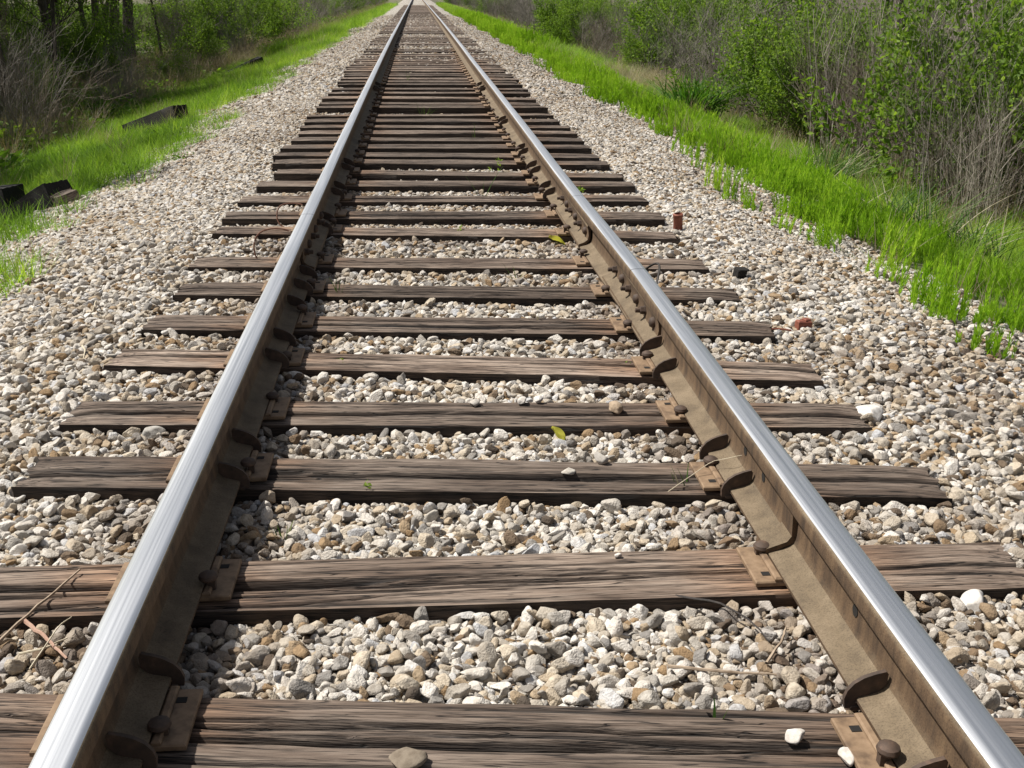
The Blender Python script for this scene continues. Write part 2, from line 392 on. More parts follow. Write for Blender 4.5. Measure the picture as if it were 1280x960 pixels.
# ------------------------------------------------------------------ ground sheets
def sheet(xs, ys, zoff=0.0, zone=None):
    X, Y = np.meshgrid(xs, ys); Z = ground(X, Y)+zoff
    V = np.stack([X, Y, Z], -1).reshape(-1, 3); nx, ny = len(xs), len(ys)
    i = np.arange(ny-1)[:, None]*nx; j = np.arange(nx-1)[None, :]
    F = np.stack([i+j, i+j+1, i+nx+j+1, i+nx+j], -1).reshape(-1, 4)
    return V, F, X.ravel(), Y.ravel()
xs = np.concatenate([[-400, -200, -120], np.linspace(-60, -7, 45), np.arange(-6.8, 6.8, .2), np.linspace(7, 60, 45), [120, 200, 400]])
ys = np.concatenate([[-60, -20, -8, -3], np.arange(-1, 30, .25), np.linspace(30.5, 120, 120), np.linspace(125, 400, 40), [600, 1000]])
V, F, gx, gy = sheet(xs, ys, -.045)
me = new_mesh('ground', V, F, [M_GROUND], smooth=True)
a = me.attributes.new('zone', 'FLOAT', 'POINT'); a.data.foreach_set('value', np.clip((np.abs(gx)-2.3)/.6, 0, 1).astype(np.float32))
tag(obj('ground', me), kind='structure')
V, F, _, _ = sheet(np.concatenate([[-2.55], np.arange(-2.4, 2.3, .2), [2.4]]), np.concatenate([np.arange(38, 120, 1.0), np.linspace(121, 400, 60)]), -.012)
tag(obj('track_bed', new_mesh('track_bed', V, F, [M_FARB], smooth=True)), kind='structure')

# ------------------------------------------------------------------ crossties
# (Y of the back edge at the track centre, slope dY/dX, X of left end, X of right end)
TIES = [(1.866, -.108, -1.31, 1.32), (2.482, -.006, -1.33, 1.306), (3.07, -.088, -1.32, 1.32), (3.57, -.066, -1.33, 1.30), (4.08, -.120, -1.34, 1.30), (4.59, -.088, -1.31, 1.29),
        (5.13, -.080, -1.29, 1.30), (5.69, -.060, -1.32, 1.29), (6.43, -.090, -1.33, 1.29), (6.93, -.040, -1.35, 1.33), (7.55, -.015, -1.34, 1.35), (8.12, -.020, -1.30, 1.37),
        (8.53, -.10, -1.24, 1.35), (9.10, -.042, -1.31, 1.34), (9.45, -.06, -1.34, 1.31), (9.94, -.01, -1.33, 1.32), (10.46, -.02, -1.30, 1.33), (11.01, 0, -1.29, 1.35),
        (11.47, -.005, -1.32, 1.34), (11.94, .02, -1.32, 1.29), (12.49, .05, -1.34, 1.29), (13.24, .015, -1.30, 1.31), (13.74, -.018, -1.32, 1.27), (14.29, -.04, -1.33, 1.28),
        (15.05, .05, -1.31, 1.29), (15.63, .04, -1.30, 1.31), (16.36, .03, -1.27, 1.30)]
yy = 16.36
while yy < 112:
    yy += .53+rng.uniform(-.09, .11)
    TIES.append((yy, rng.normal(0, .02), -1.3+rng.normal(0, .03), 1.3+rng.normal(0, .03)))
TW = .228
ORD = ['first', 'second', 'third', 'fourth', 'fifth', 'sixth', 'seventh', 'eighth', 'ninth', 'tenth', 'eleventh', 'twelfth', 'thirteenth', 'fourteenth', 'fifteenth', 'sixteenth',
       'seventeenth', 'eighteenth', 'nineteenth', 'twentieth', 'twenty-first', 'twenty-second', 'twenty-third', 'twenty-fourth', 'twenty-fifth', 'twenty-sixth', 'twenty-seventh']
TIE_LOOK = ['dark splintered crosstie crossing the bottom edge of the photo, partly cut off', 'brown crosstie with one long crack, next up from the cut-off bottom tie',
            'very dark grooved crosstie with a blunt black left end and two stones right of centre', 'grey-brown crosstie with several pale stones resting on it right of centre',
            'pale grey smooth-topped crosstie with a thick squared left end, slanting down to the right', 'grey-brown crosstie whose right end points at the small red block',
            'crosstie under the near rail joint with a dark square stub beyond its right end', 'crosstie just beyond the near rail joint, under the rusty wire loop on its left',
            'brown crosstie with a rusty upright peg behind its right end']

def make_tie_mesh(Lh, hi, seed, h=.165):
    r = np.random.default_rng(seed)
    nx = 330 if hi == 2 else (70 if hi == 1 else 14)
    nt_ = 120 if hi == 2 else (20 if hi == 1 else 4); ns = 8 if hi == 2 else 3
    W = TW/2
    # ring of the cross-section, counter-clockwise seen from +X: bottom front, up the front, top to the back, down
    ring = [(-W, -h)] + [(-W, -h+(h-.006)*(i+1)/ns) for i in range(ns)]
    ring += [(-W+.006+(TW-.012)*i/nt_, 0.) for i in range(nt_+1)]
    ring += [(W, -.006-(h-.006)*i/ns) for i in range(ns+1)]
    ring = np.array(ring); ntop0 = ns+1; ntop1 = ns+1+nt_+1
    u = np.linspace(-1, 1, nx); x = Lh*np.sign(u)*(1-(1-np.abs(u))**1.15)
    X = np.repeat(x[:, None], len(ring), 1); Yv = np.repeat(ring[None, :, 0], nx, 0).copy(); Z = np.repeat(ring[None, :, 1], nx, 0).copy()
    if hi:
        top = np.zeros(len(ring), bool); top[ntop0:ntop1] = True
        d = (fbm(X*1.1, Yv*9, seed)-.5)*.012 + (fbm(X*2.2, Yv*70, seed+5, 2)-.5)*.0075 + (fbm(X*5, Yv*160, seed+9, 2)-.5)*.003
        crk = np.zeros_like(X)
        for k in range(13 if hi == 2 else 6):
            y0 = r.uniform(-W*.85, W*.85); x0 = r.uniform(-Lh, Lh); ln = r.uniform(.35, 1.6)
            wdt = r.uniform(.0022, .0052); dep = r.uniform(.008, .022)
            if k == 0: x0, ln, wdt, dep, y0 = r.uniform(-.4, .4), Lh*1.3, .0068, .035, r.uniform(-.05, .05)
            yc = y0+(vnoise(X*1.7, X*0+k, seed+31)-.5)*.035+(vnoise(X*9, X*0+k, seed+37)-.5)*.006
            fade = np.clip(1-np.abs(X-x0)/ln, 0, 1)**.5*(.35+.65*vnoise(X*3.1, X*0+k, seed+41))
            g_ = np.exp(-((Yv-yc)/(wdt*(.5+fade)))**2); d -= dep*fade*g_; crk = np.maximum(crk, np.clip(fade*1.6, 0, 1)*g_)
        if hi == 2:
            yc = r.uniform(-.03, .03)+(vnoise(X*1.3, X*0, seed+101)-.5)*.03+(vnoise(X*7, X*0, seed+103)-.5)*.006
            on = np.clip((vnoise(X*.9, X*0, seed+107)-.25)*4, 0, 1); g_ = np.exp(-((Yv-yc)/(.0045*(.4+on)))**2)*on
            d -= .035*g_+.006*(Yv < yc)*on; crk = np.maximum(crk, g_)
        endw = np.clip(1-(Lh-np.abs(X))/.16, 0, 1)
        d -= endw**2*.012*(.3+fbm(X*0, Yv*30, seed+51))
        edge = np.clip(1-(W-np.abs(Yv))/.02, 0, 1)
        d -= edge**2*.008*vnoise(X*4, Yv*0+np.sign(Yv), seed+61)*1.4
        Z = np.where(top[None, :], Z+d, Z)
        # ragged front and back faces
        side = ~top
        Yv = Yv+np.where(side[None, :], (fbm(X*2.5, Z*60, seed+71)-.5)*.016, 0)
        X = X+np.sign(X)*np.where(np.abs(u)[:, None] > .999, (vnoise(Yv*40, Z*40, seed+81)-.5)*.03, 0)
    nr = len(ring); V = np.stack([X, Yv, Z], -1).reshape(-1, 3)
    i = np.arange(nx-1)[:, None]*nr; j = np.arange(nr-1)[None, :]
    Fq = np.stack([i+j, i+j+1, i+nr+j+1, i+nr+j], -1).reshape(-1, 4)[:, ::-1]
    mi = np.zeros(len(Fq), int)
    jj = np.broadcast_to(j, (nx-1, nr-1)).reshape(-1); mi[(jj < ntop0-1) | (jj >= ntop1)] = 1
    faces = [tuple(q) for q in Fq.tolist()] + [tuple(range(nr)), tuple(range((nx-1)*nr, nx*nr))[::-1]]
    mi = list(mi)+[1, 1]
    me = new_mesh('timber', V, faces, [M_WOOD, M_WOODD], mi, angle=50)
    if hi:
        a = me.attributes.new('crack', 'FLOAT', 'POINT'); a.data.foreach_set('value', (crk*top[None, :]).astype(np.float32).ravel())
        rs = np.clip(1-np.abs(np.abs(X)-.76)/.34, 0, 1)*np.clip(fbm(X*5, Yv*14, seed+91)*2.4-.6, 0, 1)
        a = me.attributes.new('rust', 'FLOAT', 'POINT'); a.data.foreach_set('value', rs.astype(np.float32).ravel())
    return me

def rail_x(Y, side):
    if side < 0: return np.interp(Y, [0, 200], [-.7525, -.7525])
    return np.interp(Y, [0, 1.6, 2.3, 3.3, 4.6, 5.5, 6.4, 7.4, 10, 14, 18, 26, 45, 300], [.752, .747, .75, .757, .765, .755, .744, .74, .735, .725, .715, .72, .745, .7525])

def plate_mesh():
    b = MB()
    b.box((0, 0, .007), (.28, .178, .014), .003)
    b.box((-.086, 0, .018), (.018, .178, .0125), .004); b.box((.086, 0, .018), (.018, .178, .0125), .004)
    return b.mesh('tie_plate', [M_PLATE])
def spike_mesh():
    b = MB()
    b.box((0, 0, .01), (.017, .017, .04), .002)
    b.lathe([(.012, .0245), (.020, .027), (.0225, .032), (.020, .039), (.012, .044), (.003, .046)], 'z', (.008, 0, 0), 12)
    return b.mesh('spike', [M_RUST])
def hole_shade_mesh():
    b = MB(); b.box((0, 0, .0138), (.02, .018, .003), 0); return b.mesh('spike_hole_shade', [M_HOLE_SHADE], smooth=False)  # thin dark block on the solid plate, shade of an empty hole as colour
PLATE, SPIKE, HOLE_SHADE = plate_mesh(), spike_mesh(), hole_shade_mesh()
LOWTIE = [make_tie_mesh(1.3, 0, 900+i) for i in range(2)]
MIDTIE = [make_tie_mesh(1.3, 1, 700+i) for i in range(6)]
for k, (yb, sl, xl, xr) in enumerate(TIES):
    cx = (xl+xr)/2; cy = yb+sl*cx-TW/2; Lh = (xr-xl)/2
    t = bpy.data.objects.new('crosstie', None); COL.objects.link(t); t.empty_display_size = .2
    hz = float(zt(cy)) + (0 if k < 10 else rng.normal(0, .006))
    if 24 < cy < 40 and rng.random() < .45: hz -= .03
    t.location = (cx, cy, hz); t.rotation_euler = (rng.normal(0, .012) if k > 3 else 0, 0, math.atan(sl))
    if k < 11: tm = make_tie_mesh(Lh, 2, 100+k*7)
    elif k < 45: tm = MIDTIE[k % 6]
    else: tm = LOWTIE[k % 2]
    tb = obj('timber', tm, t)
    tv = {0: .80, 1: 1.12, 2: .72, 3: .85, 4: 1.3, 5: .9, 6: .75, 7: 1.05, 8: 1.05, 9: .75, 10: .85}.get(k, float(rng.uniform(.6, 1.3)))
    tb.color = (tv, tv*.975, tv*.95, 1)
    if k > 1: tb.scale = (1, float(rng.uniform(.84, .96)), 1)
    if k >= 11: tb.scale = (Lh/1.3*(1 if k % 3 else -1), rng.uniform(.82, .95)*(1 if k % 2 else -1), 1)
    if k < 45:
        for s in (-1, 1):
            px = float(rail_x(cy, s)); lx = (px-cx)/math.cos(math.atan(sl))
            p = obj('tie_plate', PLATE, t, (lx, float(rng.normal(0, .006)), .002), (0, 0, -math.atan(sl)))
            if k < 26:
                h = rng.choice([-1, 1])
                for q in (-1, 1):
                    up_ = .0 if rng.random() < .6 else .012
                    obj('spike', SPIKE, p, (q*.094, -.052*h*q*(-s) if k != 0 else -.05, up_), (0, 0, 0 if q < 0 else math.pi))
                    if k < 9: obj('spike_hole_shade', HOLE_SHADE, p, (q*.106, .05*h*q*(-s) if k != 0 else .05, 0))
    if k < len(TIE_LOOK): lab = TIE_LOOK[k]
    elif k < 27: lab = 'weathered dark crosstie, the %s one counted up from the bottom edge of the photo' % ORD[k]
    else: lab = 'distant dark crosstie among the closely spaced ones far up the track'
    tag(t, lab, 'crosstie', 'wooden crossties under the rails')

# ------------------------------------------------------------------ rails
RB = .0165  # underside of the rail
HALF = [(.0745, 0), (.076, .003), (.076, .010), (.072, .0125), (.04, .0205), (.024, .027), (.015, .035), (.011, .047), (.0095, .062), (.0095, .095), (.0115, .110), (.018, .120), (.030, .1265),
        (.0365, .130), (.038, .134), (.0385, .150), (.038, .160), (.0365, .1665), (.033, .1715), (.028, .1742), (.020, .1755), (.010, .1762), (0, .1764)]
PROF = [(x, z) for x, z in HALF] + [(-x, z) for x, z in HALF[-2::-1]]
NTOP = set(i for i, (x, z) in enumerate(PROF) if z >= .1690)

def rail_mesh(name, side, y0, y1, step=.25):
    Y = [y0]
    while Y[-1] < y1-1e-6: Y.append(min(y1, Y[-1]+(step if Y[-1] < 25 else 2.0)))
    Y = np.array(Y); n = len(PROF)
    P = np.array(PROF); X0 = rail_x(Y, side); Z0 = zt(Y)+RB
    V = np.zeros((len(Y), n, 3)); V[:, :, 0] = X0[:, None]+P[None, :, 0]; V[:, :, 1] = Y[:, None]; V[:, :, 2] = Z0[:, None]+P[None, :, 1]
    F = []; m = []
    for k in range(len(Y)-1):
        for i in range(n):
            j = (i+1) % n; F.append((k*n+i, k*n+j, k*n+n+j, k*n+n+i)[::-1]); m.append(1 if i in NTOP and j in NTOP else 0)
    F += [tuple(range(n)), tuple((len(Y)-1)*n+i for i in range(n))[::-1]]; m += [0, 0]
    V = V.reshape(-1, 3)
    return new_mesh(name, V, F, [M_RAIL, M_STEEL], m, angle=28)

def anchor_mesh():
    b = MB()
    # hooked spring clip around the foot: a curved upright cheek seen against the web, and a jaw under the foot
    pr = [(-.102, -.012), (-.104, .012), (-.098, .032), (-.085, .05), (-.066, .064), (-.044, .073), (-.022, .079), (-.017, .072), (-.018, .045), (-.034, .0255), (-.072, .0165), (-.0785, .012), (-.0785, -.003), (-.07, -.012)]
    n = len(pr); v = []
    for y, dx in ((-.006, 0), (.006, 0)): v += [(x+dx, y+.004*math.sin((z+.01)*25), z) for x, z in pr]
    f = [tuple(range(n)), tuple(range(2*n-1, n-1, -1))]+[(i, n+i, n+(i+1) % n, (i+1) % n) for i in range(n)]
    b.add(v, f)
    b.box((0, 0, -.012), (.18, .018, .012), .002); b.box((.088, 0, .004), (.018, .022, .03), .004)
    return b.mesh('rail_anchor', [M_RUST], 40)
ANCH = anchor_mesh()
ANCH.transform(Matrix.Diagonal((.97, .8, .86, 1)))

def add_rail(side, y0, y1, label):
    r = bpy.data.objects.new('rail', None); COL.objects.link(r); r.location = (0, 0, 0)
    tag(r, label, 'rail', 'steel rails of the track')
    o = obj('rail_body', rail_mesh('rail_body', side, y0, y1), r)
    return r
GAP = .003
RL1 = add_rail(-1, .3, 5.875-GAP, 'near piece of the left rail, its top gleaming white and its inner side in shade')
RL2 = add_rail(-1, 5.875+GAP, 320, 'left rail from its joint beside the wire loops to the far distance')
RR1 = add_rail(1, .3, 4.62-GAP, 'near piece of the right rail with a sunlit brown web and a blue-grey top')
RR2 = add_rail(1, 4.62+GAP, 6.37-GAP, 'short plug of right rail between two bolted joints')
RR3 = add_rail(1, 6.37+GAP, 320, 'right rail from beyond the second joint to the far distance')

def seg(side, y):
    if side < 0: return RL1 if y < 5.875 else RL2
    return RR1 if y < 4.62 else (RR2 if y < 6.37 else RR3)
# anchors box every other tie
for k in range(0, 26):
    yb, sl, xl, xr = TIES[k]
    boxed = {0: (1, 1), 1: (0, 0), 2: (1, 1), 3: (0, 0), 4: (1, 1)}.get(k, (1, 1) if k % 2 == 0 else ((1, 0) if k % 5 == 0 else (0, 0)))
    for s in (-1, 1):
        x = float(rail_x(yb, s)); yc = yb+sl*x-TW/2
        if k > 10 and rng.random() < .4: continue
        for q, on in zip((1, -1), boxed):
            ya = yc+q*(TW/2+.014)
            if not on or (s > 0 and (4.05 < ya < 5.2 or 5.7 < ya < 7.0)): continue
            o = obj('rail_anchor', ANCH, seg(s, ya), (float(rail_x(ya, s)), ya, RB+float(zt(ya))), (0, 0, 0 if s > 0 else math.pi))
            o.scale = (1, 1 if q > 0 else -1, 1)
for yb, xx in ((2.78, .757),):
    o = obj('rail_anchor', ANCH, RR1, (xx, yb, RB), (0, 0, math.pi))

def bar_mesh(side, y0, y1):
    b = MB()
    for s in (-1, 1):
        pr = [(s*.0125, .113), (s*.0275, .1235), (s*.031, .116), (s*.025, .100), (s*.022, .070), (s*.027, .048), (s*.046, .034), (s*.074, .024), (s*.0765, .0155), (s*.0725, .0137), (s*.045, .0205), (s*.028, .030), (s*.0185, .040), (s*.0135, .052)]
        n = len(pr); v = []
        for y in (y0, y1): v += [(x, y, z) for x, z in pr]
        f = [tuple(range(n)), tuple(range(2*n-1, n-1, -1))]+[(i, n+i, n+(i+1) % n, (i+1) % n) for i in range(n)]
        if s < 0: f = [q[::-1] for q in f]
        b.add(v, f)
    return b.mesh('joint_bar', [M_RAIL], 25)
def bolt_mesh():
    b = MB(); b.lathe([(.019, 0), (.019, .006), (.0165, .0065), (.0165, .022), (.012, .024)], 'x', (0, 0, 0), 6)
    b.lathe([(.010, .022), (.010, .042), (.007, .044)], 'x', (0, 0, 0), 10); return b.mesh('bolt', [M_RUST], 25)
def bolthead_mesh():
    b = MB(); b.lathe([(.022, 0), (.022, .008), (.017, .018), (.006, .022)], 'x', (0, 0, 0), 12); return b.mesh('bolt_head', [M_RUST], 50)
BOLT, BHEAD = bolt_mesh(), bolthead_mesh()
for (side, par, yc, y0, y1) in ((1, RR2, 4.62, 4.06, 5.10), (1, RR2, 6.37, 5.78, 6.92), (-1, RL1, 5.875, 5.33, 6.42)):
    x = float(rail_x(yc, side))
    jb = obj('joint_bar', bar_mesh(side, y0-yc, y1-yc), par, (x, yc, RB+float(zt(yc))))
    n = 6
    for i in range(n):
        yb = (y0-yc)+.09+(y1-y0-.18)*i/(n-1)
        for s in (-1, 1):
            if (i % 2) ^ (s > 0): o = obj('bolt', BOLT, jb, (s*.0225, yb, .078), (0, 0, 0 if s > 0 else math.pi))
            else: o = obj('bolt_head', BHEAD, jb, (s*.0225, yb, .078), (0, 0, 0 if s > 0 else math.pi))
# weld collar on the near right rail, dark discs on its web painting the shade inside spare bolt holes
wv = MB()
for s in (-1, 1):
    pr = [(s*.012, .124), (s*.027, .124), (s*.0235, .108), (s*.0215, .055), (s*.032, .040), (s*.082, .022), (s*.084, .002), (s*.06, .0)]
    inn = [(s*.009, .12), (s*.009, .05), (s*.0146, .036), (s*.07, .012), (s*.06, .0)]
    loop = pr+inn[::-1][:-1]; n = len(loop)
    v = [(x, y, z) for y in (-.04, .04) for x, z in loop]
    wv.add(v, [tuple(range(n)), tuple(range(2*n-1, n-1, -1))]+[(i, n+i, n+(i+1) % n, (i+1) % n) for i in range(n)])
obj('weld_collar', wv.mesh('weld_collar', [M_RAIL], 30), RR1, (float(rail_x(2.4, 1)), 2.43, RB))
hb = MB(); hb.lathe([(.0001, -.0008), (.014, -.0006), (.014, .0), (.0001, .0008)], 'x', (0, 0, 0), 16); HM = hb.mesh('bolt_hole_shade', [M_HOLE_SHADE], 60)
for yh in (2.86, 2.68, 2.00): obj('bolt_hole_shade', HM, RR1, (float(rail_x(yh, 1))-.0105, yh, RB+.082))

# ------------------------------------------------------------------ stones
def ico(sub):
    import bmesh
    bm = bmesh.new(); bmesh.ops.create_icosphere(bm, subdivisions=sub, radius=1); bm.verts.ensure_lookup_table()
    v = np.array([p.co[:] for p in bm.verts]); f = np.array([[q.index for q in t.verts] for t in bm.faces]); bm.free(); return v, f
IV, IF = ico(4); IV3, IF3 = ico(3)
def rock_verts(r, flat=.72, hi=True, soft=26):
    D = IV if hi else IV3
    n = r.integers(10, 16); N = r.normal(size=(n, 3)); N /= np.linalg.norm(N, axis=1)[:, None]
    H = r.uniform(.58, 1.0, n)
    g = D@N.T/H[None, :]
    rad = 1/((np.clip(g, 1e-3, None)**soft).sum(1)**(1/soft))
    rad = np.minimum(rad, 1.12)
    v = D*rad[:, None]
    w = fbm(D[:, 0]*2.3+5, D[:, 1]*2.3+D[:, 2]*1.9, int(r.integers(1e6)), 3)-.5
    v *= (1+.10*w)[:, None]
    v *= np.array([r.uniform(1.05, 1.5), r.uniform(.8, 1.05), r.uniform(.85, 1.15)*flat])
    return v/1.15
def rock_mesh(name, r, m, hi=True, **k):
    return new_mesh(name, rock_verts(r, hi=hi, **k), IF if hi else IF3, [m], smooth=True)
rr = np.random.default_rng(11)
ROCKS = [rock_mesh('stone', rr, M_STONE, i < 20, flat=rr.uniform(.5, .85), soft=rr.choice([30, 50, 80])) for i in range(26)]

tieY = np.array([t[0]-TW/2 for t in TIES]); tieS = np.array([t[1] for t in TIES]); tieL = np.array([t[2] for t in TIES]); tieR = np.array([t[3] for t in TIES])
def on_tie(X, Y, pad):
    k = np.searchsorted(tieY, Y); hit = np.zeros(len(X), bool)
    for dk in (-2, -1, 0, 1):
        kk = np.clip(k+dk, 0, len(tieY)-1)
        hit |= (np.abs(Y-(tieY[kk]+tieS[kk]*X)) < TW/2+pad) & (X > tieL[kk]-pad) & (X < tieR[kk]+pad)
    return hit
def left_edge(Y): return -2.62-.30*(fbm(Y*.9, Y*0, 77, 3)-.5)*2
def right_edge(Y): return np.interp(Y, [0, 5, 8, 12, 400], [2.85, 2.8, 2.6, 2.5, 2.6])+.28*(fbm(Y*1.1, Y*0+3, 78, 3)-.5)*2

def ballast(y0, y1, dens, smin, smax, lift, pad):
    xl, xr = -3.3, 3.1
    n = int((xr-xl)*(y1-y0)*dens)
    gy_ = math.sqrt(1/dens); nx = int((xr-xl)/gy_); ny = int((y1-y0)/gy_)
    X, Y = np.meshgrid(np.linspace(xl, xr, nx), np.linspace(y0, y1, ny)); X = X.ravel(); Y = Y.ravel()
    X = X+rng.uniform(-.5, .5, len(X))*gy_*1.1; Y = Y+rng.uniform(-.5, .5, len(Y))*gy_*1.1
    e = np.minimum(X-left_edge(Y), right_edge(Y)-X)
    keep = rng.random(len(X)) < np.clip(.8+e*1.3, 0, 1)
    vis = (X < .563*Y+1.0) & (X > -.36*Y-1.2)
    keep &= vis; X, Y = X[keep], Y[keep]
    s = np.exp(rng.normal(math.log((smin*smax)**.5), .34, len(X))).clip(smin*.75, smax*1.35)
    k = ~on_tie(X, Y, np.where(np.abs(X) > 1.18, .15, pad)*s)
    rxl = np.abs(X+.7525); rxr = np.abs(X-rail_x(Y, 1)); rd = np.minimum(rxl, rxr)
    Z = ground(X, Y)+lift*s+rng.normal(0, .15, len(X))*s
    top = zt(Y)+RB-.004
    under = rd < .085+s*.6
    s = np.where(under, np.minimum(s, .02), s)
    Z = np.where(under, np.minimum(Z, top-s*1.0), Z)
    X, Y, Z, s, rd = X[k], Y[k], Z[k], s[k], rd[k]
    return X, Y, Z, s, rd
parts = [ballast(.75, 7, 7600, .0068, .014, .3, .5), ballast(.75, 6.5, 2100, .0098, .018, 1.0, .6), ballast(7, 15, 4600, .0098, .0168, .45, .6), ballast(15, 38, 1350, .016, .026, .45, .6), ballast(38, 66, 380, .024, .036, .4, .5)]
X, Y, Z, s, rd = [np.concatenate([p[i] for p in parts]) for i in range(5)]
n = len(X)
rot = np.stack([rng.normal(0, .45, n), rng.normal(0, .45, n), rng.uniform(0, 6.28, n)], 1)
patch = fbm(X*1.3, Y*1.3, 91, 3)
tint = rng.random(n); tint = np.where((patch > .56) & (rng.random(n) < .3), tint*.5, tint)
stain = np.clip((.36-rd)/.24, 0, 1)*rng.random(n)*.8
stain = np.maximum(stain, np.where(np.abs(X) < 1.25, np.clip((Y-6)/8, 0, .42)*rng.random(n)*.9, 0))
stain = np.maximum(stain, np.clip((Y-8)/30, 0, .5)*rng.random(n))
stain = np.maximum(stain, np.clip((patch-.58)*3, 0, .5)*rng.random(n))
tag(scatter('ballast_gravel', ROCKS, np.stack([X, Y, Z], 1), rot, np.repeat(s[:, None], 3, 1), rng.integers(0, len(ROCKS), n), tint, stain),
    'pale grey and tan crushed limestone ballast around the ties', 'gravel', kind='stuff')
NB = n

def loose(x, y, z, size, col, seed, label, name='stone', rz=None, cat='stone', group=None, flat=.7):
    r = np.random.default_rng(seed); v = rock_verts(r, flat)*size; v[:, 2] -= v[:, 2].min()+.1*size
    o = obj(name, new_mesh('stone', v, IF, [M_LOOSE], smooth=True), None, (x, y, z), (0, 0, rz if rz is not None else r.uniform(0, 6)))
    o.color = (*col, 1); tag(o, label, cat, group or 'loose stones lying on the ties and gravel')
W_, G_, B_, T_ = (.55, .52, .48), (.33, .32, .3), (.21, .165, .12), (.4, .28, .15)
loose(-.205, 1.70, 0, .030, (.2, .165, .125), 1, 'flat brown-grey stone lying on the bottom tie left of centre', flat=.5, rz=.4)
loose(.525, 1.715, 0, .022, W_, 2, 'small white stone on the bottom tie, left of the right rail plate')
loose(.60, 1.65, 0, .02, W_, 3, 'white stone at the bottom edge of the photo beside the right rail plate')
loose(.355, 3.02, 0, .023, (.36, .34, .31), 4, 'upright grey stone on the very dark grooved tie, right of centre')
loose(.25, 2.95, 0, .022, (.5, .47, .42), 5, 'flat pale stone on the very dark grooved tie, left of the upright grey stone', flat=.5)
loose(.01, 3.52, 0, .02, (.45, .42, .38), 6, 'small pale stone near the middle of the fourth tie from the bottom')
loose(.17, 3.53, 0, .022, W_, 7, 'white stone on the fourth tie, leftmost of the white pair right of its middle')
loose(.225, 3.54, 0, .022, (.6, .58, .55), 8, 'white stone on the fourth tie, rightmost of the white pair right of its middle')
loose(.47, 3.44, 0, .032, (.36, .28, .2), 9, 'large tan stone on the front edge of the fourth tie near the right rail')
loose(.31, 2.44, 0, .009, (.6, .55, .5), 10, 'tiny pale pebble on the brown tie with one long crack')
loose(1.335, 3.43, -.05, .056, (.62, .6, .57), 12, 'big white stone against the right end of the fourth tie')
loose(1.29, 3.27, -.05, .036, (.34, .24, .13), 13, 'round ochre stone just below the big white stone')
loose(1.12, 2.21, -.045, .040, (.60, .58, .55), 14, 'large white stone outside the right rail, close to the photo edge')
loose(-1.03, 3.39, -.05, .04, (.42, .41, .38), 15, 'large grey stone beside the left rail, below the fourth tie')
loose(.80, 2.46, -.01, .026, (.38, .37, .35), 16, 'grey stone leaning on the outer side of the right rail at the cracked tie')
loose(.40, 2.22, -.05, .026, (.5, .47, .43), 17, 'pale rounded stone in the gravel below the cracked brown tie, right of centre')

# ------------------------------------------------------------------ small objects along the track
def prop(name, b, mats, loc, rot, label, cat, group=None, angle=35):
    return tag(obj(name, b.mesh(name, mats, angle), None, loc, rot), label, cat, group)
b = MB(); b.lathe([(.028, -.05), (.029, .0), (.028, .075), (.031, .08), (.031, .095), (.022, .1), (.021, .08)], 'z', (0, 0, 0), 16)
prop('metal_peg', b, [M_REDRUST], (1.385, 6.57, -.05), (.12, -.08, 0), 'rusty red upright pipe stub in the gravel beyond a tie end', 'pipe stub')
b = MB(); b.box((0, 0, .02), (.052, .045, .075), .006, .3); b.box((.006, 0, .056), (.062, .05, .01), .003, .3)
prop('metal_stub', b, [M_BLACKWOOD], (1.41, 5.31, -.04), (.1, .1, 0), 'dark square stub with a flat cap beyond the end of the tie under the joint', 'stub')
b = MB(); b.box((0, 0, .018), (.062, .036, .045), .005, .1); b.box((.012, .004, .043), (.03, .03, .01), .004, .3)
prop('rusty_block', b, [M_REDRUST], (1.455, 4.46, -.04), (0, .05, .05), 'small red-brown rusty iron block lying on the gravel', 'iron block')
def wire_ring(name, c, r, tilt, label, a0=0, a1=5.6):
    b = MB(); A = np.linspace(a0, a1, 40)
    pts = [(r*math.cos(t)*1.05, r*.9*math.sin(t)*math.cos(tilt), r+r*math.sin(t)*math.sin(tilt)+.006*math.sin(3*t)) for t in A]
    b.tube(pts, .0045, 6); prop(name, b, [M_WIRE], c, (0, 0, .1), label, 'wire', 'rusty wire hoops beside the left rail')
wire_ring('wire_hoop', (-.905, 5.72, -.055), .105, 1.2, 'rusty wire hoop standing beside the left rail, nearer of the two', .9, 4.6)
wire_ring('wire_hoop', (-.92, 6.66, -.055), .085, 1.0, 'rusty wire hoop standing beside the left rail joint, farther of the two', .8, 4.4)
b = MB(); t = np.linspace(0, 1, 30); b.tube([(.80+.58*q, 4.4-.018*math.sin(q*3)+.01*math.sin(q*23), -.025+.008*math.sin(q*9)) for q in t], .004, 6)
prop('bond_wire', b, [M_REDRUST], (0, .0, 0), (0, 0, 0), 'thin reddish wire running along the front of a tie outside the right rail', 'wire')
b = MB(); t = np.linspace(0, 1, 24); b.tube([(.812+.045*math.sin(q*3.14), 4.50+.3*q, .13+.075*math.sin(q*3.14)) for q in t], .005, 6)
prop('bond_cable', b, [M_BLACKWIRE], (0, 0, 0), (0, 0, 0), 'dark bond cable looping over the outer side of the near rail joint', 'cable')

